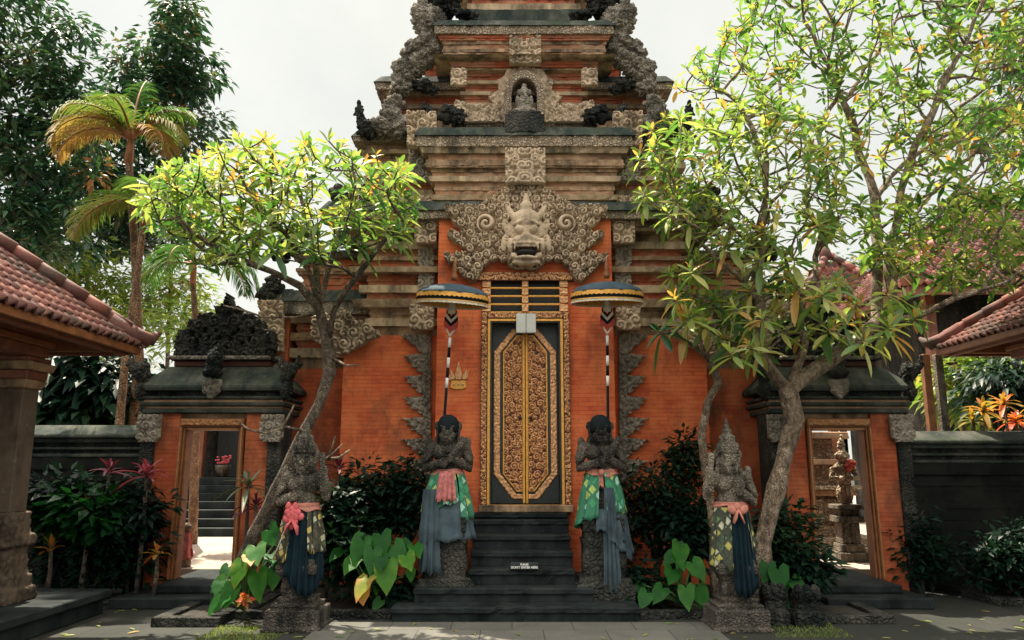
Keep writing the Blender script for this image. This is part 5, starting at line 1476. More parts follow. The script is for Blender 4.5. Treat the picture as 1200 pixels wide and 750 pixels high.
# ------------------------------------------------------------------ ceremonial umbrellas
def umbrella(lean):
    u = empty("ceremonial_umbrella", (0, 0, 0))
    zt = 3.79
    mb = MB(); n = 48
    mb.lathe([(.45, 0), (.435, .03), (.39, .07), (.29, .11), (.16, .14), (.03, .15)], (0, 0, zt), n, mod=lambda a, k: 1 + (.03 if k < 5 else 0) * abs(sin(6 * a)))
    can = mb.build("canopy", BLUEC, u)
    def band(r0, r1, z0, z1, mat, name, teeth=0):
        mb = MB(); ns = 96; vs_ = []; fs = []
        for i in range(ns):
            a = 2 * pi * i / ns
            zb = z0 + (teeth if i % 2 else 0)
            vs_ += [(r1 * cos(a), r1 * sin(a), zt + z1), (r0 * cos(a), r0 * sin(a), zt + zb), ((r0 - .012) * cos(a), (r0 - .012) * sin(a), zt + zb), ((r1 - .012) * cos(a), (r1 - .012) * sin(a), zt + z1)]
        for i in range(ns):
            p, q = 4 * i, 4 * ((i + 1) % ns)
            fs += [(p, p + 1, q + 1, q), (p + 2, p + 3, q + 3, q + 2), (p + 1, p + 2, q + 2, q + 1), (p + 3, p, q, q + 3)]
        mb.add(vs_, fs); mb.build(name, mat, can)
    band(.464, .458, -.034, .008, GOLDP, "gold_band")
    band(.458, .458, -.085, -.035, BLACKC, "black_band")
    band(.467, .465, -.052, -.030, GOLDP, "toothed_trim", .014)
    band(.464, .462, -.098, -.086, GOLDP, "gold_band")
    band(.462, .458, -.132, -.099, CREAM, "fringe", .006)
    band(.446, .446, -.110, -.004, GOLDP, "lining")
    mb = MB()
    for k in range(12):
        a = 2 * pi * k / 12; mb.tube([(.02 * cos(a), .02 * sin(a), zt + .02), (.44 * cos(a), .44 * sin(a), zt - .01)], .008, 5)
    mb.build("ribs", WOODR, can)
    mb = MB(); mb.lathe([(.035, .20), (.045, .25), (.02, .31), (.035, .335), (.018, .36), (.03, .38), (.014, .40), (.022, .42), (.005, .50)], (0, 0, zt), 12); mb.build("finial", WOODO, u)
    def seg(prof, mat, name): mb = MB(); mb.lathe(prof, (0, 0, 0), 14); return mb.build(name, mat, u)
    seg([(.018, .03), (.018, 2.62)], BLACKC, "pole")
    for k in range(5):
        z0 = 2.622 + k * .128; seg([(.019, z0), (.019, z0 + .125)], WHITEP if k % 2 == 0 else BLACKC, "pole_band")
    # painted chevron spearhead
    z0 = 3.262
    for k, m_ in enumerate((CREAM, REDP, REDP, BLACKC, CREAM, BLACKC)):
        a = z0 + k * .045
        w0 = [.02, .055, .088, .092, .086, .078, .066][k]; w1 = [.055, .088, .092, .086, .078, .066][k]
        mb = MB()
        pts = [(0, a), (w1, a + .085), (w1 * .96, a + .085 + .044), (0, a + .044), (-w1 * .96, a + .085 + .044), (-w1, a + .085)]
        mb.prism(pts, -.022, .022); mb.build("painted_chevron", m_, u, bev=.003)
    mb = MB(); mb.lathe([(.05, 3.56), (.058, 3.59), (.045, 3.67), (.026, 3.75), (.02, 3.83)], (0, 0, 0), 14); mb.build("white_collar", CREAM, u)
    return u
um1 = umbrella(0); um2 = copy_tree(um1)
c = at(531, 350, 9.62); um1.location = (c.x, 9.98, .0); um1.rotation_euler = (radians(6.5), radians(3.6), 0)
um1.location.x -= .235
c = at(710.5, 350, 9.62); um2.location = (c.x, 9.98, 0.02); um2.rotation_euler = (radians(6.5), 0, 0)
G3 = "ceremonial umbrellas flanking the door"
tag(um1, "leaning slate blue umbrella with gold fringe beside the gilt wall emblem", "umbrella", G3)
tag(um2, "upright slate blue umbrella with gold fringe right of the gilded door", "umbrella", G3)
# ------------------------------------------------------------------ vegetation
def mesh_np(name, V, faces_flat, fsize, mat, parent, tint=None, smooth=False, origin=None):
    """fast mesh from arrays; faces_flat = list of (array of index rows)"""
    off = np.array(world_loc(parent)) if parent is not None else np.array(origin)
    me = bpy.data.meshes.new(name)
    loops = np.concatenate([f.ravel() for f in faces_flat]); sizes = np.concatenate([np.full(len(f), f.shape[1]) for f in faces_flat])
    me.vertices.add(len(V)); me.vertices.foreach_set("co", (V - off).ravel())
    me.loops.add(len(loops)); me.loops.foreach_set("vertex_index", loops.astype(np.int32))
    me.polygons.add(len(sizes)); st = np.concatenate([[0], np.cumsum(sizes)[:-1]]).astype(np.int32)
    me.polygons.foreach_set("loop_start", st)
    try: me.polygons.foreach_set("loop_total", sizes.astype(np.int32))
    except Exception: pass
    if smooth: me.polygons.foreach_set("use_smooth", np.ones(len(sizes), bool))
    me.materials.append(mat)
    if tint is not None:
        a = me.attributes.new("tint", 'FLOAT', 'POINT'); a.data.foreach_set("value", tint)
    me.update(calc_edges=True); me.validate()
    o = bpy.data.objects.new(name, me); COL.objects.link(o)
    if parent is not None: o.parent = parent
    else: o.location = off
    return o

# leaf templates: (t along, w across, h up), faces
TM_BIG = (np.array([[0, 0, 0], [.3, -.42, .05], [.3, 0, 0], [.3, .42, .05], [.62, -.5, .06], [.62, 0, 0], [.62, .5, .06], [.86, -.3, .04], [.86, 0, 0], [.86, .3, .04], [1, 0, 0]]),
          [np.array([[0, 2, 1], [0, 3, 2], [7, 8, 10], [8, 9, 10]]), np.array([[1, 2, 5, 4], [2, 3, 6, 5], [4, 5, 8, 7], [5, 6, 9, 8]])])
TM_SML = (np.array([[0, 0, 0], [.45, -.5, .06], [.5, 0, 0], [.45, .5, .06], [1, 0, 0]]), [np.array([[0, 2, 1], [0, 3, 2], [1, 2, 4], [2, 3, 4]])])
TM_STRAP = (np.array([[0, -.3, 0], [0, 0, -.03], [0, .3, 0], [.3, -.5, .03], [.3, 0, 0], [.3, .5, .03], [.6, -.5, .03], [.6, 0, 0], [.6, .5, .03], [.85, -.3, .02], [.85, 0, 0], [.85, .3, .02], [1, 0, 0]]),
            [np.array([[9, 10, 12], [10, 11, 12]]), np.array([[0, 1, 4, 3], [1, 2, 5, 4], [3, 4, 7, 6], [4, 5, 8, 7], [6, 7, 10, 9], [7, 8, 11, 10]])])
_a = [(0, 0, 0)]
_hp = [(-.22, -.10), (-.28, -.32), (-.10, -.50), (.18, -.52), (.48, -.42), (.76, -.22), (1.0, 0), (.76, .22), (.48, .42), (.18, .52), (-.10, .50), (-.28, .32), (-.22, .10)]
_mid = [(.0, 0), (.25, 0), (.55, 0)]
_V = [(0, 0, -.0), (.25, 0, 0), (.55, 0, 0)] + [(t, w_ * (1 + .06 * ((i * 7) % 3 - 1)), .12 * abs(w_) + .085 * ((i % 2) - .5)) for i, (t, w_) in enumerate(_hp)]
TM_HEART = (np.array(_V), [np.array([[0, 4, 3], [0, 5, 4], [0, 6, 5], [1, 7, 6], [2, 8, 7], [2, 9, 8], [2, 10, 9], [2, 11, 10], [1, 12, 11], [0, 13, 12], [0, 14, 13], [0, 15, 14], [0, 1, 6], [1, 2, 7], [12, 1, 0], [2, 1, 11]])])

def leafset(name, base, d, up, ln, wd, tmpl, tint, mat, parent, droop=.15):
    T, FS = tmpl
    base = np.asarray(base); d = np.asarray(d); up = np.asarray(up); ln = np.asarray(ln); wd = np.asarray(wd)
    d = d / (np.linalg.norm(d, axis=1, keepdims=True) + 1e-9)
    side = np.cross(d, up); l_ = np.linalg.norm(side, axis=1, keepdims=True)
    side = np.where(l_ > 1e-4, side / (l_ + 1e-9), np.array([1, 0, 0]))
    n = np.cross(side, d)
    N, K = len(base), len(T)
    dr = np.asarray(droop) if hasattr(droop, '__len__') else np.full(N, droop)
    V = base[:, None, :] + d[:, None, :] * (T[None, :, 0:1] * ln[:, None, None]) + side[:, None, :] * (T[None, :, 1:2] * wd[:, None, None]) + n[:, None, :] * (T[None, :, 2:3] * ln[:, None, None])
    V[:, :, 2] -= (T[None, :, 0] ** 2) * ln[:, None] * dr[:, None]
    offs = (np.arange(N) * K)
    faces = [(f[None] + offs[:, None, None]).reshape(-1, f.shape[1]) for f in FS]
    return mesh_np(name, V.reshape(-1, 3), faces, None, mat, parent, (np.repeat(np.asarray(tint, dtype=np.float32), K) + (np.tile(np.where(np.arange(K) < 3, -.05, .06 + .07 * np.cos(2.1 * np.arange(K))), N) if tmpl is TM_HEART else 0)).astype(np.float32), smooth=tmpl is not TM_HEART)

class LeafBag:
    def __init__(s): s.b = []; s.d = []; s.u = []; s.l = []; s.w = []; s.t = []; s.dr = []
    def add(s, b, d, u, l, w_, t, dr=.15):
        s.b.append(tuple(b)); s.d.append(tuple(d)); s.u.append(tuple(u)); s.l.append(l); s.w.append(w_); s.t.append(t); s.dr.append(dr)
    def rosette(s, p, axis, n, ln, wr, tint, rg, lo=-25, hi=75, dr=.18):
        axis = Vector(axis).normalized(); a = axis.orthogonal().normalized(); b = axis.cross(a)
        off = rg.uniform(0, 6)
        for k in range(n):
            f = k / max(1, n - 1)
            el = radians(lo + (hi - lo) * f + rg.uniform(-12, 12)); az = off + k * 2.399963 + rg.uniform(-.2, .2)
            rad = a * cos(az) + b * sin(az)
            d = rad * cos(el) + axis * sin(el)
            L = ln * (1 - .45 * f) * rg.uniform(.8, 1.15)
            u = axis * cos(el) - rad * sin(el) + Vector((rg.uniform(-.3, .3), rg.uniform(-.3, .3), 0))
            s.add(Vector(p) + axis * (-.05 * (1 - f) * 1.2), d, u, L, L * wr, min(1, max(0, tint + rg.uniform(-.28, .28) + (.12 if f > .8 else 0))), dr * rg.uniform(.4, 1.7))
    def build(s, name, tmpl, mat, parent):
        return leafset(name, s.b, s.d, s.u, s.l, s.w, tmpl, s.t, mat, parent, s.dr)

def grow(main_paths, tips, r_tip=.009, expo=2.35, r_max=None, seg=.22, reach=.35):
    """skeleton limbs + tips (pos, axis) -> nodes, parents, radii"""
    P = []; par = []; dep = []; dirs = []
    for path in main_paths:
        path = [Vector(p) for p in path]
        prev = None
        if P:
            j = min(range(len(P)), key=lambda i: (P[i] - path[0]).length_squared); prev = j; 
        for a, b in zip(path[:-1], path[1:]):
            if prev is None:
                P.append(a); par.append(-1); dep.append(0); dirs.append((b - a).normalized()); prev = 0
            n = max(1, int((b - a).length / seg))
            for k in range(1, n + 1):
                P.append(a.lerp(b, k / n)); par.append(prev); dep.append(dep[prev] + (b - a).length / n); dirs.append((b - a).normalized()); prev = len(P) - 1
    base_n = len(P)
    A = np.array([tuple(p) for p in P])
    tips = sorted(tips, key=lambda t: np.min(np.sum((A - np.array(t[0])) ** 2, axis=1)))
    dmax = max(dep)
    for tp, ax in tips:
        D = np.sqrt(np.sum((A - np.array(tp)) ** 2, axis=1))
        below = np.maximum(0, A[:, 2] - tp[2] + .1)
        cost = D + .22 * np.array(dep) + below * .8 + np.where(np.array(dep) < reach * dmax, 2.0, 0)
        j = int(np.argmin(cost))
        p0 = P[j]; L = (Vector(tp) - p0).length
        if L < .03: continue
        d0 = (dirs[j] * .5 + (Vector(tp) - p0).normalized()).normalized()
        c1 = p0 + d0 * L * .4; c2 = Vector(tp) - Vector(ax).normalized() * L * .35
        n = max(2, int(L / seg * 1.3)); prev = j; newp = []
        for k in range(1, n + 1):
            t = k / n; q = p0 * (1 - t) ** 3 + c1 * 3 * t * (1 - t) ** 2 + c2 * 3 * t * t * (1 - t) + Vector(tp) * t ** 3
            if k < n: q = q + Vector((random.uniform(-1, 1), random.uniform(-1, 1), random.uniform(-1, 1))) * .018 * min(1, L)
            dirs.append((q - P[prev]).normalized()); dep.append(dep[prev] + (q - P[prev]).length)
            P.append(q); par.append(prev); prev = len(P) - 1; newp.append(tuple(q))
        A = np.vstack([A, np.array(newp)])
    R = np.zeros(len(P)); ch = [[] for _ in P]
    for i, q in enumerate(par):
        if q >= 0: ch[q].append(i)
    for i in range(len(P) - 1, -1, -1):
        pass
    order = sorted(range(len(P)), key=lambda i: -dep[i])
    acc = np.zeros(len(P))
    for i in order:
        if not ch[i]: acc[i] = r_tip ** expo
        else: acc[i] = sum(acc[c] for c in ch[i])
    R = acc ** (1 / expo)
    if r_max: R = np.where(R > r_tip, r_tip + (R - r_tip) * (r_max - r_tip) / (R.max() - r_tip), R) if R.max() > r_max else R
    return P, par, ch, R

def branches(name, P, par, ch, R, mat, parent, gnarl=0.0, flare=None):
    mb = MB()
    def chain(i, start):
        path, rad = [], []
        if start is not None: path.append(P[start]); rad.append(min(R[start] * .75, R[i] * 1.15))
        while True:
            path.append(P[i]); rad.append(R[i])
            if not ch[i]: break
            m_ = max(ch[i], key=lambda c: R[c])
            for c in ch[i]:
                if c != m_: todo.append((c, i))
            i = m_
        if len(path) > 1:
            n = 14 if max(rad) > .07 else (9 if max(rad) > .03 else 6)
            if gnarl: rad = [r * (1 + gnarl * (noise.noise(Vector(p) * 5) if r > .03 else 0)) for r, p in zip(rad, path)]
            mb.tube(path, rad, n)
    todo = [(0, None)]
    while todo:
        i, s_ = todo.pop(); chain(i, s_)
    return mb.build(name, mat, parent)

def polytips(poly, n, ylo, yhi, seed, rmin, center=None, flat=.6, shell=0):
    """tips inside a picture outline, spread in depth"""
    rg = random.Random(seed); xs = [p[0] for p in poly]; ys = [p[1] for p in poly]; out = []; tries = 0
    while len(out) < n and tries < n * 60:
        tries += 1
        px, py = rg.uniform(min(xs), max(xs)), rg.uniform(min(ys), max(ys))
        if not inpoly(np.array([px]), np.array([py]), poly)[0]: continue
        p = at(px, py, rg.uniform(ylo, yhi))
        if any((p - q).length < rmin for q, _ in out): continue
        o = (p - center).normalized() if center is not None else Vector((0, 0, 1))
        ax = Vector((o.x * flat + rg.uniform(-.25, .25), o.y * flat + rg.uniform(-.25, .25), max(.25, .9 + o.z * .3)))
        out.append((p, ax.normalized()))
    return out

def pp(*a): return [at(*q) for q in a]

# ---- left frangipani
rg = random.Random(3)
base = atz(292, 690, .1); 
tr = empty("frangipani_tree", (base.x, 9.25, .1), "left frangipani tree with a dense yellow green crown before the tower's left wing", "tree", "frangipani trees in front of the gate")
trunk = [Vector((base.x, 9.3, .05))] + pp((298, 625, 9.25), (312, 598, 9.2), (334, 556, 9.15), (353, 512, 9.1), (374, 474, 9.1), (386, 438, 9.1), (384, 402, 9.05), (374, 362, 9.0))
limbs = [trunk,
         pp((374, 362, 9.0), (352, 335, 8.9), (318, 318, 8.75), (270, 300, 8.6), (225, 272, 8.5)),
         pp((374, 362, 9.0), (362, 318, 9.0), (335, 275, 8.9), (300, 235, 8.8)),
         pp((374, 362, 9.0), (384, 318, 9.1), (398, 270, 9.2), (420, 225, 9.2)),
         pp((374, 362, 9.0), (370, 310, 9.2), (358, 250, 9.5), (345, 205, 9.6)),
         pp((380, 385, 9.05), (402, 345, 8.8), (432, 305, 8.6), (455, 275, 8.5))]
cen = at(340, 300, 9.0)
polyL = [(158, 222), (200, 192), (262, 172), (296, 150), (335, 168), (372, 160), (410, 172), (440, 172), (478, 200), (490, 240), (478, 272), (448, 296), (420, 282), (392, 296), (350, 300), (310, 292), (270, 312), (228, 308), (196, 270), (168, 250)]
tips = polytips(polyL, 255, 7.9, 9.9, 5, .17, cen, .5)
tips += [(at(425, 292, 8.4), Vector((.3, -.3, .6))), (at(405, 262, 8.3), Vector((.2, -.3, .8))), (at(455, 262, 8.5), Vector((.5, -.2, .6))), (at(478, 232, 8.7), Vector((.6, 0, .6)))]
P, par, ch, R = grow(limbs, tips, .009, 2.3, .17)
branches("trunk", P, par, ch, R, BARK_D, tr, gnarl=.35)
bag = LeafBag()
for p, ax in tips:
    hi_ = (p.z - cen.z)
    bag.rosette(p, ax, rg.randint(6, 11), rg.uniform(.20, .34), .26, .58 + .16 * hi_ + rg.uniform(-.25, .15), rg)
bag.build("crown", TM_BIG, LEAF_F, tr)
# bare lower shoots
for pth in ([(356, 505, 9.05), (335, 500, 8.9), (312, 508, 8.85), (290, 503, 8.8), (278, 492, 8.8)], [(330, 505, 8.9), (338, 488, 8.85), (345, 474, 8.85)], [(372, 365, 9), (345, 372, 8.8), (310, 372, 8.7), (280, 362, 8.65), (262, 358, 8.6)], [(330, 373, 8.75), (322, 360, 8.7), (330, 345, 8.7)],
            [(390, 420, 9.05), (405, 428, 8.9), (420, 428, 8.85)], [(380, 540, 9.0), (392, 530, 8.9), (402, 520, 8.9)], [(384, 538, 9.0), (398, 536, 8.9), (410, 527, 8.9)], [(384, 538, 9.0), (390, 522, 8.9), (393, 510, 8.9)]):
    q = pp(*pth); mb = MB(); mb.tube(q, [.018] + [.013] * (len(q) - 2) + [.009], 7); mb.build("bare_branch", BARK, tr)

# ---- right frangipani
tr = empty("frangipani_tree", (at(890, 690, 8.95).x, 8.95, .1), "right frangipani tree leaning over the front statue, its high crown thin and twiggy", "tree", "frangipani trees in front of the gate")
b0 = at(888, 690, 8.95)
trunk = [Vector((b0.x, 8.95, .08))] + pp((892, 636, 8.95), (902, 596, 8.95), (918, 545, 8.95), (934, 492, 8.95), (926, 458, 8.95))
limbs = [trunk,
         pp((926, 458, 8.95), (902, 436, 8.85), (886, 405, 8.8), (893, 360, 8.8), (886, 318, 8.8), (893, 262, 8.8), (905, 205, 8.8)),
         pp((893, 360, 8.8), (870, 330, 8.6), (838, 300, 8.4), (800, 270, 8.4), (775, 240, 8.4)),
         pp((926, 458, 8.95), (938, 400, 9.1), (940, 350, 9.1), (960, 300, 9.2), (975, 240, 9.3)),
         pp((926, 458, 8.95), (955, 434, 9.05), (980, 412, 9.15), (1004, 396, 9.3), (1030, 378, 9.5), (1030, 310, 9.8), (1024, 235, 10.1), (1010, 175, 10.3), (990, 120, 10.3), (960, 60, 10.2), (940, 5, 10.2)),
         pp((1010, 393, 9.3), (1044, 372, 9.4), (1046, 300, 9.5), (1056, 220, 9.5), (1085, 150, 9.4), (1120, 70, 9.3), (1150, 0, 9.2)),
         pp((1030, 380, 9.4), (1080, 368, 9.1), (1120, 350, 8.9), (1170, 332, 8.7), (1215, 308, 8.6)),
         pp((1024, 235, 10.1), (1060, 190, 10.6), (1120, 150, 11), (1190, 120, 11.2)),
         pp((1010, 175, 10.3), (960, 150, 10.2), (900, 130, 10.0), (840, 115, 9.8)),
         pp((990, 120, 10.3), (1030, 60, 10.8), (1060, 0, 11))]
cen = at(960, 300, 9.2)
t1 = polytips([(775, 300), (850, 278), (930, 300), (1000, 335), (1075, 340), (1085, 385), (1010, 400), (930, 395), (870, 420), (820, 400), (790, 350)], 74, 8.0, 9.6, 15, .24, cen, .6)
t2 = polytips([(738, 175), (770, 140), (800, 118), (880, 100), (980, 128), (1000, 200), (985, 275), (900, 292), (830, 285), (750, 250), (742, 215)], 270, 8.0, 9.8, 16, .15, cen, .5)
t3 = polytips([(785, 112), (800, 80), (850, 25), (868, -20), (900, -70), (1260, -90), (1260, 200), (1180, 230), (1090, 250), (1010, 210), (990, 120), (900, 95)], 640, 8.8, 11.2, 17, .13, cen, .45)
t4 = polytips([(1000, 230), (1100, 230), (1240, 190), (1240, 320), (1150, 345), (1090, 330), (1010, 300)], 190, 8.6, 10.2, 18, .14, cen, .5)
P, par, ch, R = grow(limbs, t1 + t2 + t3 + t4, .0075, 2.3, .118)
P = [p + Vector((noise.noise(p * 2.2), noise.noise(p * 2.2 + Vector((5, 0, 0))), 0)) * (.10 if R[i] > .02 else 0) for i, p in enumerate(P)]
branches("trunk", P, par, ch, R, BARK, tr, gnarl=.45)
bag = LeafBag(); 
for p, ax in t1: bag.rosette(p, ax, rg.randint(9, 13), rg.uniform(.25, .37), .25, .64 + rg.uniform(-.12, .25), rg, lo=-40)
for p, ax in t2: bag.rosette(p, ax, rg.randint(7, 11), rg.uniform(.17, .28), .28, .70 + rg.uniform(-.2, .12), rg)
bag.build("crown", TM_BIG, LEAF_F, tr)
bag = LeafBag()
for p, ax in t3: bag.rosette(p, ax, rg.randint(6, 10), rg.uniform(.14, .25), .31, .60 + rg.uniform(-.35, .3), rg, dr=.1)
for p, ax in t4: bag.rosette(p, ax, rg.randint(7, 11), rg.uniform(.15, .26), .29, .60 + rg.uniform(-.2, .25), rg)
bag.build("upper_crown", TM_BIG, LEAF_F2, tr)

# ---- slender crooked frangipani behind the right front statue
tr = empty("frangipani_tree", (at(838, 690, 9.3).x, 9.3, .1), "slender crooked frangipani stem behind the right front statue with broad dark leaves", "tree", "frangipani trees in front of the gate")
b0 = at(838, 690, 9.3)
limbs = [[Vector((b0.x, 9.3, .08))] + pp((834, 600, 9.3), (826, 545, 9.3), (822, 510, 9.25), (830, 470, 9.2), (842, 448, 9.2), (834, 425, 9.1), (818, 400, 9.0)),
         pp((834, 425, 9.1), (812, 405, 8.9), (790, 390, 8.7)), pp((818, 400, 9.0), (838, 372, 8.9), (850, 345, 8.8))]
tips = [(at(772, 388, 8.6), Vector((-.5, -.4, .5))), (at(803, 378, 8.6), Vector((-.1, -.4, .8))), (at(838, 352, 8.8), Vector((.1, -.2, 1))), (at(862, 400, 8.8), Vector((.4, -.4, .6))), (at(828, 380, 8.5), Vector((.1, -.5, .8))), (at(872, 362, 8.7), Vector((.4, -.2, .8))), (at(800, 340, 8.8), Vector((-.2, -.2, 1)))]
P, par, ch, R = grow(limbs, tips, .014, 2.3, .06)
R = [max(r, .048) if P[i].z < at(838, 415, 9.1).z else r for i, r in enumerate(R)]
branches("trunk", P, par, ch, R, BARK, tr, gnarl=.3)
bag = LeafBag()
for k, (p, ax) in enumerate(tips): bag.rosette(p, ax, rg.randint(11, 15), rg.uniform(.30, .38), .26, [.08, .75, .5, .45, .7, .5, .4][k], rg, lo=-55, dr=.3)
bag.build("crown", TM_BIG, LEAF_F, tr)

# ---- background trees
def bigtree(trunk, blobs, n, per, leaf, mat, label, seed, group="trees behind the left wall", bark=BARK_D, name="broadleaf_tree", rmax=.3, droop=.5, wr=.30, clump=.55, tint=.4):
    """blobs: (px,py,Y,rx px, ry px); leaves hang in clumps on the twig ends"""
    rg = random.Random(seed)
    root = empty(name, (trunk[0].x, trunk[0].y, 0), label, "tree", group)
    tips = []
    tot = sum(b[3] * b[4] for b in blobs)
    for (px, py, Y, rx, ry) in blobs:
        c = at(px, py, Y); k = HW(1, py, Y)
        for q in range(max(4, int(n * rx * ry / tot))):
            v = Vector((rg.gauss(0, 1), rg.gauss(0, 1), rg.gauss(0, 1))).normalized() * rg.uniform(.35, 1.0) ** .6
            p = c + Vector((v.x * rx * k, v.y * (rx + ry) / 2 * k, v.z * ry * k))
            tips.append((p, (v + Vector((0, 0, .5))).normalized()))
    P, par, ch, R = grow([trunk], [t for i, t in enumerate(tips) if i % 2 == 0], .012, 2.3, rmax, seg=.6, reach=.45)
    branches("trunk", P, par, ch, R, bark, root, gnarl=.2)
    bag = LeafBag()
    for p, ax in tips:
        tt = tint + rg.uniform(-.35, .35) + (.35 if rg.random() < .06 else 0)
        for q in range(per):
            v = Vector((rg.gauss(0, 1), rg.gauss(0, 1), rg.gauss(0, .8))); 
            v = v / max(1.0, v.length / 1.6)
            b = p + v * clump * .5
            d = Vector((v.x, v.y, v.z * .4 - .15)).normalized() if v.length > .01 else Vector((1, 0, 0))
            L = leaf * rg.uniform(.6, 1.3)
            bag.add(b, d, Vector((rg.uniform(-.5, .5), rg.uniform(-.5, .5), 1)), L, L * wr, min(1, max(0, tt + rg.uniform(-.15, .15))), droop * rg.uniform(.3, 1.6))
    bag.build("crown", TM_SML, mat, root)
    return root
def tk(px, py, Y, px2, py2): 
    a = at(px, py, Y); b = at(px2, py2, Y); return [Vector((a.x + (a.x - b.x) * .1, Y, 0)), a, b]
bigtree(tk(30, 400, 24, 40, 250), [(25, 30, 24, 75, 60), (74, 84, 24, 34, 26), (20, 120, 24, 80, 50), (60, 185, 24, 70, 45), (10, 240, 23.5, 60, 60), (-50, 150, 23.5, 60, 120), (88, 120, 24, 34, 20), (60, 265, 24, 60, 40)], 330, 30, .36, LEAF_M, "dark mango tree at the far left edge, its crown running out of the picture", 21, wr=.44, droop=.35, clump=.62)
bigtree(tk(196, 430, 29, 205, 200), [(203, 30, 29, 32, 36), (200, 72, 29, 68, 34), (222, 92, 29, 32, 24), (175, 115, 29, 60, 30), (150, 170, 29, 70, 45), (226, 150, 29, 32, 26), (110, 235, 28.5, 70, 50), (170, 250, 29, 60, 50), (60, 300, 28, 60, 40)], 330, 30, .42, LEAF_M, "dark mango tree standing behind the palm, its rounded top against the sky", 22, wr=.44, droop=.35, clump=.7)
bigtree(tk(108, 420, 27, 112, 330), [(100, 330, 27, 55, 40), (165, 350, 28, 55, 40), (40, 330, 27, 50, 40), (215, 350, 29, 40, 40), (130, 385, 26, 60, 30), (230, 385, 26, 36, 30)], 190, 30, .34, LEAF_L, "sunlit yellow green tree low behind the left doorway crest", 23, droop=.3, wr=.4, clump=.9)
bigtree(tk(70, 560, 12.6, 75, 490), [(70, 440, 12.6, 50, 36), (120, 455, 12.6, 42, 40), (95, 490, 12.4, 55, 25), (30, 470, 12.4, 40, 40)], 110, 26, .34, LEAF_S, "low dark leafy tree above the left wall under the pavilion eave", 24, rmax=.08, wr=.42)
bigtree(tk(1130, 520, 15, 1130, 470), [(1130, 452, 15, 30, 26), (1112, 440, 15.4, 20, 20), (1185, 440, 15.2, 40, 26)], 60, 26, .30, LEAF_L, "pale yellow bush tree seen under the right pavilion eave", 25, "trees behind the right wall", rmax=.07, wr=.4)
bigtree(tk(1060, 520, 24, 1060, 300), [(1075, 330, 24, 40, 30), (900, 330, 24, 40, 25), (1000, 330, 25, 40, 30), (1180, 150, 24, 60, 50), (1230, 60, 24, 60, 70)], 130, 30, .36, LEAF_M, "dark tree behind the tiled hall roofs on the right", 26, "trees behind the right wall", tint=.6)
bigtree(tk(1172, 560, 13, 1172, 490), [(1175, 460, 13, 26, 34), (1205, 445, 13, 20, 40)], 60, 24, .22, LEAF_S, "small dark leafed tree under the right pavilion roof with sky showing through", 27, "trees behind the right wall", rmax=.05, wr=.4)

# ---- palms
def frond(bag, mb, base, az, el, L, droop, tint, rg, ll=.42, pairs=46, sag=.6):
    h = Vector((sin(az), cos(az), 0)); pts = []
    for k in range(13):
        t = k / 12; e = el - droop * t ** 1.3
        if k == 0: p = Vector(base)
        else: p = p + (h * cos(e) + Vector((0, 0, sin(e)))) * (L / 12)
        pts.append(p)
    mb.tube(pts, [.026 * (1 - .85 * k / 12) + .003 for k in range(13)], 6)
    side = h.cross(Vector((0, 0, 1)))
    for k in range(pairs):
        t = .12 + .88 * k / pairs; i = min(11, int(t * 12)); q = pts[i].lerp(pts[i + 1], t * 12 - i); d0 = (pts[i + 1] - pts[i]).normalized()
        l_ = ll * (sin(pi * min(1, t * .92 + .12)) ** .6 + .1) * rg.uniform(.85, 1.1)
        for s_ in (-1, 1):
            d = (side * s_ * .85 + d0 * .55 + Vector((0, 0, .22 + rg.uniform(-.1, .1)))).normalized()
            bag.add(q, d, Vector((0, 0, 1)) + side * s_ * .4, l_, .024, min(1, max(0, tint + rg.uniform(-.12, .12))), sag * rg.uniform(.6, 1.4))
def palm(trunk, rtop, rbase, fronds, label, seed, group=None, leafl=.40, mat=LEAF_P):
    rg = random.Random(seed); root = empty("palm_tree", (trunk[0].x, trunk[0].y, 0), label, "palm tree", group)
    mb = MB(); n = 26; path = []; rad = []
    for k in range(n + 1):
        t = k / n * (len(trunk) - 1); i = min(len(trunk) - 2, int(t)); path.append(trunk[i].lerp(trunk[i + 1], t - i)); rad.append((rbase + (rtop - rbase) * k / n) * (1.06 if k % 2 else .97))
    mb.tube(path, rad, 12); mb.build("trunk", BARK_P, root)
    top = trunk[-1]; mb = MB(); mb.tube([top - Vector((0, 0, .05)), top + Vector((0, 0, .25)), top + Vector((0, 0, .5))], [rtop * 1.25, rtop * 1.1, rtop * .5], 10); mb.build("crownshaft", WOODO, root)
    bag = LeafBag(); mb = MB()
    for (az, el, L, dr, t) in fronds: frond(bag, mb, top + Vector((0, 0, .35)), radians(az), radians(el), L, radians(dr), t, rg, leafl)
    mb.build("frond_stems", WOODO, root); bag.build("crown", TM_STRAP, mat, root)
    return root
YP = 12.2
palm([Vector((at(150, 560, YP).x, YP, 0))] + pp((152, 540, YP), (163, 420, YP), (158, 290, YP), (151, 188, YP)), .055, .085,
     [(-80, 74, 1.75, 160, .50), (-70, 84, 1.75, 95, .18), (-15, 88, 1.7, 50, .08), (55, 78, 1.4, 90, .30), (95, 66, 1.3, 150, .55), (-105, 58, 1.7, 150, .72), (-95, 40, 1.55, 125, .85), (115, 42, 1.2, 150, .85), (180, 70, 1.3, 120, .35), (20, 70, 1.4, 110, .2), (-130, 66, 1.5, 130, .45), (75, 82, 1.4, 120, .15)],
     "slim palm with orange and green fronds above the left pavilion roof", 31, "slim palms behind the left pavilion")
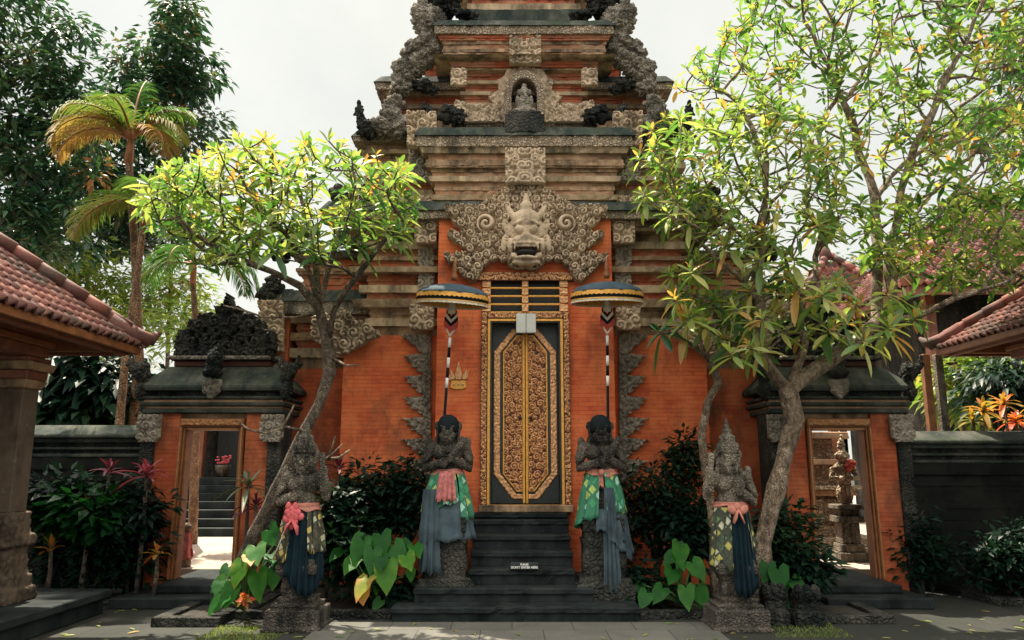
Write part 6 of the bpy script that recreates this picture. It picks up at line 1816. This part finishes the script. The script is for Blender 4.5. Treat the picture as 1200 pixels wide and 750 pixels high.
palm([Vector((at(140, 560, 11.6).x, 11.6, 0))] + pp((136, 540, 11.6), (147, 420, 11.6), (160, 330, 11.6), (168, 262, 11.6)), .045, .07,
     [(-75, 35, 1.6, 110, .30), (-95, 15, 1.4, 100, .5), (70, 45, 1.5, 120, .35), (110, 20, 1.4, 110, .2), (20, 60, 1.4, 100, .2), (-40, 60, 1.5, 100, .3), (160, 40, 1.3, 120, .2), (85, 5, 1.5, 70, .1)],
     "shorter slim palm with mostly green fronds beside the taller orange palm", 32, "slim palms behind the left pavilion")
palm([Vector((at(232, 560, 15).x, 15, 0))] + pp((232, 420, 15), (226, 330, 15)), .05, .09,
     [(-70, 40, 1.7, 130, .1), (75, 40, 1.7, 130, .1), (100, 20, 1.6, 110, .05), (-110, 15, 1.5, 110, .2), (180, 40, 1.6, 130, .1), (40, 60, 1.6, 120, .1)],
     "dark drooping palm behind the left doorway crest", 33, None, .5)
palm([Vector((at(1215, 560, 17).x, 17, 0))] + pp((1215, 300, 17), (1212, 165, 17)), .09, .14,
     [(-80, 25, 2.4, 80, .1), (-100, 45, 2.4, 120, .05), (-60, 60, 2.4, 100, .1), (-140, 10, 2.2, 70, .9), (100, 40, 2.2, 100, .1), (180, 50, 2.2, 120, .1), (0, 60, 2, 90, .1)],
     "tall dark palm at the right edge behind the tiled hall", 34, None, .55)

# ---- bed plants
def straps(px, py, Y, n, L, wr, mat, tint, label, cat="plant", name="rosette_plant", lo=5, hi=80, dr=.35, stem=.25, seed=0, group=None, zb=None):
    rg = random.Random(seed + int(px)); c = at(px, py, Y); z0 = .10 if zb is None else zb
    root = empty(name, (c.x, c.y, z0), label, cat, group)
    mb = MB(); mb.tube([(c.x, c.y, z0), (c.x + .02, c.y, (z0 + c.z) / 2), (c.x, c.y, max(c.z, z0 + .05))], [.03, .025, .02], 7); mb.build("stem", BARK_D, root)
    bag = LeafBag(); bag.rosette((c.x, c.y, max(c.z, z0 + .05)), (0, -.12, 1), n, L, wr, tint, rg, lo, hi, dr); bag.build("foliage", TM_STRAP, mat, root)
    return root
GC = "red leaved cordylines by the left wall"
straps(172, 552, 9.75, 17, .46, .15, LEAF_R, .82, "tallest bright magenta cordyline by the left doorway's brick jamb", name="cordyline", group=GC, cat="cordyline")
straps(128, 548, 9.9, 13, .38, .14, LEAF_R, .45, "dull purple cordyline by the left wall, left of the bright magenta one", name="cordyline", group=GC, cat="cordyline")
straps(104, 592, 9.6, 12, .34, .15, LEAF_R, .62, "short pink tipped cordyline low in the left wall bed", name="cordyline", group=GC, cat="cordyline")
straps(291, 566, 9.7, 20, .44, .13, LEAF_B, .75, "grey striped rosette plant beside the right jamb of the left doorway", lo=-5)
straps(300, 590, 9.6, 14, .40, .14, LEAF_R, .12, "dark rosette plant behind the left frangipani's foot")
straps(398, 545, 9.9, 14, .36, .15, LEAF_R, .25, "dark red rosette plant against the orange wall right of the left front statue")
straps(60, 640, 9.5, 12, .30, .2, LEAF_O, .6, "small yellow croton low beside the pavilion column", name="croton", cat="croton", group="crotons")
straps(184, 645, 9.55, 11, .24, .22, LEAF_O, .7, "small orange croton at the left corner of the left doorway steps", name="croton", cat="croton", group="crotons")
GX = "crotons behind the right wall"
for k, (px, py, t, lab) in enumerate(((1152, 478, .55, "largest yellow orange croton above the right wall"), (1176, 470, .7, "orange croton beyond the largest one at the right edge"), (1140, 490, .35, "greenish croton just left of the large orange ones"), (1190, 490, .85, "reddest croton at the right picture edge"))):
    straps(px, py, 11.75 + .1 * k, 20, .38, .22, LEAF_O, t, lab, name="croton", cat="croton", group=GX, lo=-10, zb=.2)

def shrub(px, py, Y, rx, rz, ry, n, L, mat, tint, label, seed, wr=.46, z0=.08, group=None, name="shrub", droop=.3):
    rg = random.Random(seed); c = at(px, py, Y)
    root = empty(name, (c.x, Y, z0), label, "shrub", group)
    tips = []
    for k in range(max(10, n // 9)):
        v = Vector((rg.gauss(0, 1), rg.gauss(0, 1), rg.gauss(0, 1))).normalized() * rg.uniform(.3, 1)
        tips.append((c + Vector((v.x * rx, v.y * ry, v.z * rz)), (v + Vector((0, 0, .8))).normalized()))
    tips = [(p if p.z > z0 + .05 else Vector((p.x, p.y, z0 + .08)), a) for p, a in tips]
    P, par, ch, R = grow([[Vector((c.x, Y + .05, z0)), Vector((c.x + .03, Y, max(c.z - rz * .6, z0 + .1)))]], tips, .005, 2.2, .03, seg=.2, reach=0)
    branches("stems", P, par, ch, R, BARK_D, root)
    bag = LeafBag()
    for p, ax in tips:
        t0 = tint + rg.uniform(-.25, .25)
        for q in range(20):
            v = Vector((rg.gauss(0, 1), rg.gauss(0, 1), rg.gauss(0, .7)))
            v = v / max(1, v.length / 1.5)
            l_ = L * rg.uniform(.6, 1.3); b = p + v * .10
            if b.z < z0 + .03: continue
            bag.add(b, Vector((v.x, v.y - .2, v.z * .5 + .1)), Vector((rg.uniform(-.5, .5), rg.uniform(-.7, .3), 1)), l_, l_ * wr, min(1, max(0, t0 + rg.uniform(-.2, .2))), droop * rg.uniform(.2, 1.6))
    bag.build("foliage", TM_SML, mat, root)
    return root
GS = "dark shrubs in the beds below the tower"
shrub(432, 588, 9.95, .62, .50, .40, 900, .15, LEAF_S, .35, "broad dark shrub against the orange wall left of the stairs", 41, group=GS)
shrub(478, 585, 9.8, .32, .55, .35, 520, .14, LEAF_S, .3, "narrow dark shrub behind the hooded guardian's pedestal", 42, group=GS)
shrub(410, 640, 9.5, .42, .38, .35, 520, .17, LEAF_S, .45, "lower dark shrub between the left front statue and the taro", 43, group=GS)
shrub(462, 690, 9.15, .55, .22, .25, 380, .12, LEAF_S, .15, "low dark ground shrub along the kerb left of the stairs", 44, group=GS)
shrub(768, 600, 9.95, .52, .62, .40, 950, .13, LEAF_S, .30, "broad dark shrub against the orange wall right of the stairs", 45, group=GS)
shrub(803, 540, 10.1, .30, .42, .25, 360, .13, LEAF_S, .5, "taller sparse shrub with leaves standing clear against the orange wall", 46, group=GS)
shrub(752, 690, 9.3, .38, .30, .25, 420, .13, LEAF_S, .25, "low dark shrub along the kerb right of the stairs", 47, group=GS)
shrub(818, 620, 9.6, .35, .45, .30, 480, .15, LEAF_S, .4, "dark shrub behind the right front statue's left side", 48, group=GS)
shrub(920, 632, 9.2, .38, .35, .3, 480, .15, LEAF_S, .75, "brighter green shrub at the foot of the leaning frangipani trunk", 49, group=GS)
shrub(940, 670, 9.0, .26, .28, .25, 320, .15, LEAF_S, .35, "low dark shrub behind the carved kerb stones", 50, group=GS)
shrub(120, 640, 9.95, .85, .50, .35, 1000, .16, LEAF_S, .3, "wide dark shrub filling the left wall bed", 51, group=GS)
shrub(105, 600, 9.75, .40, .30, .30, 400, .20, LEAF_T, .05, "deep green broad leafed plant in the middle of the left wall bed", 52, wr=.6, group=GS)
shrub(70, 585, 9.9, .45, .35, .3, 420, .18, LEAF_S, .45, "leafy dark shrub against the left wall right behind the pavilion column", 57, wr=.5, group=GS)
shrub(155, 600, 9.9, .38, .45, .3, 420, .16, LEAF_S, .25, "tall dark shrub behind the bright magenta cordyline", 58, group=GS)
shrub(1075, 640, 10.35, .35, .5, .2, 420, .13, LEAF_S, .25, "dark shrub beside the right jamb of the right doorway", 53, group=GS)
shrub(1180, 655, 10.0, .7, .42, .3, 500, .14, LEAF_S, .3, "dark shrub with pale twigs at the right picture edge", 54, group=GS)
shrub(385, 610, 9.6, .30, .45, .3, 380, .14, LEAF_S, .4, "dark shrub just behind the left front statue", 55, group=GS)

def taro(px, py, Y, leaves, label, seed, z0=.1, group="broad leaved taro plants"):
    """leaves: (px, py, dY, size m, tint, tilt az deg)"""
    rg = random.Random(seed); c = at(px, py, Y)
    root = empty("taro_plant", (c.x, Y, z0), label, "taro plant", group)
    leaves = leaves + [(lx + rg.uniform(-22, 22), ly + rg.uniform(-14, 26), dY + rg.uniform(.0, .25), s_ * rg.uniform(.5, .8), min(t, .7) * rg.uniform(.2, 1), az + rg.uniform(-40, 40)) for (lx, ly, dY, s_, t, az) in leaves]
    for (lx, ly, dY, s_, t, az) in leaves:
        p = at(lx, ly, Y + dY)
        mb = MB(); mb.tube([(c.x, Y, z0), ((c.x + p.x) / 2, Y + dY * .6, (z0 + p.z) * .6), (p.x, p.y + .02, p.z)], [.016, .012, .008], 6); mb.build("stalk", LEAFSTK, root)
        a = radians(az); d = Vector((sin(a) * .55, -.55, -cos(a) * .75))
        bag = LeafBag(); s_ *= .88; bag.add((p.x, p.y, p.z), d + Vector((rg.uniform(-.2, .2), rg.uniform(-.3, .3), 0)), Vector((rg.uniform(-.5, .5), -.9, rg.uniform(.3, .9))), s_, s_ * rg.uniform(.8, 1.0), t, rg.uniform(.05, .3)); bag.build("leaf", TM_HEART, LEAF_T, root)
    return root
LEAFSTK = plain("leaf_stalk", (.07, .14, .04), rough=.5)
taro(438, 715, 9.1, [(425, 632, -.1, .30, .45, -25), (447, 628, 0, .30, .30, 20), (416, 655, -.15, .26, .55, -40), (462, 640, -.05, .28, .40, 35), (476, 652, -.2, .26, .72, 50), (452, 662, -.25, .32, .70, 12), (430, 678, -.3, .28, .88, -20), (486, 640, -.05, .25, .45, 60), (437, 645, -.2, .26, .35, 0), (400, 645, .05, .22, .3, -60), (425, 690, -.32, .2, .98, -5)],
     "large bright taro with yellowing lower leaves left of the stairs", 61)
taro(286, 712, 8.75, [(316, 622, 0, .28, .35, 50), (300, 642, -.1, .27, .55, 30), (284, 660, -.12, .26, .75, -10), (272, 688, -.2, .25, .5, -30), (302, 672, -.15, .30, .55, 5), (262, 700, -.22, .24, .45, -40), (318, 650, 0, .22, .3, 70), (292, 652, -.15, .20, .93, 60), (264, 680, -.1, .2, .65, -60)],
     "bright taro with veined leaves left of the left front statue", 62)
taro(800, 715, 9.05, [(797, 640, 0, .28, .55, -15), (812, 660, -.1, .27, .50, 25), (788, 668, -.1, .24, .40, -35), (804, 690, -.2, .26, .55, 5), (776, 690, -.15, .22, .35, -50), (818, 690, -.2, .25, .48, 35), (790, 650, .1, .2, .3, -60), (758, 696, -.2, .2, .3, -40)],
     "bright green taro left of the right front statue", 63)
taro(915, 715, 8.8, [(912, 668, -.1, .28, .25, 10), (900, 660, 0, .24, .2, -30), (930, 680, 0, .22, .3, 40)], "dark green taro under the leaning frangipani trunk", 64)

# small flowers and grass at the bed edge
c = atz(293, 706, .2)
fl_ = empty("orange_flower", (c.x, 8.42, .16), "single orange blossom by the pedestal of the left front statue", "flower")
bag = LeafBag(); bag.rosette((c.x, 8.40, .29), (.1, -.7, .6), 22, .11, .45, .78, random.Random(9), -15, 80, .25)
bag.build("petals", TM_BIG, LEAF_O, fl_)
mb = MB(); mb.tube([(c.x, 8.44, .12), (c.x, 8.42, .28)], .01, 6); mb.build("stalk", LEAFSTK, fl_)
rgg = random.Random(77); bag = LeafBag()
for k in range(2600):
    if k % 5 < 3: x, y = rgg.uniform(-3.0, -2.25), rgg.uniform(7.6, 8.35)
    else: x, y = rgg.uniform(2.55, 3.3), rgg.uniform(7.8, 8.5)
    if abs(x - fl) < .36 and y > 7.98 or abs(x - fr_) < .36 and y > 7.98: continue
    bag.add((x, y, 0), (rgg.uniform(-.5, .5), rgg.uniform(-.5, .5), 1), (rgg.uniform(-1, 1), 1, 0), rgg.uniform(.02, .055), .006, rgg.uniform(.2, .8), .3)
gr = leafset("grass", bag.b, bag.d, bag.u, bag.l, bag.w, TM_SML, bag.t, LEAF_L, None if False else empty("grass_tmp", (0, 0, 0)), bag.dr)
gp = gr.parent; gr.parent = None; bpy.data.objects.remove(gp); gr["kind"] = "stuff"
# fallen leaves on the paving
bag = LeafBag()
for k in range(420):
    x, y = rgg.uniform(-6, 7), rgg.uniform(4.5, 9.3)
    if -1.9 < x < 2 and y > 8.4: continue
    z = .028 if -1.95 < x < 2.03 and y < 8.48 else .006
    a = rgg.uniform(0, 6.3); bag.add((x, y, z), (cos(a), sin(a), .04), (0, 0, 1), rgg.uniform(.04, .13), rgg.uniform(.02, .04), rgg.uniform(.6, 1), 0)
gr = leafset("leaf_litter", bag.b, bag.d, bag.u, bag.l, bag.w, TM_BIG, bag.t, LEAF_F, empty("litter_tmp", (0, 0, 0)), bag.dr)
gp = gr.parent; gr.parent = None; bpy.data.objects.remove(gp); gr["kind"] = "stuff"
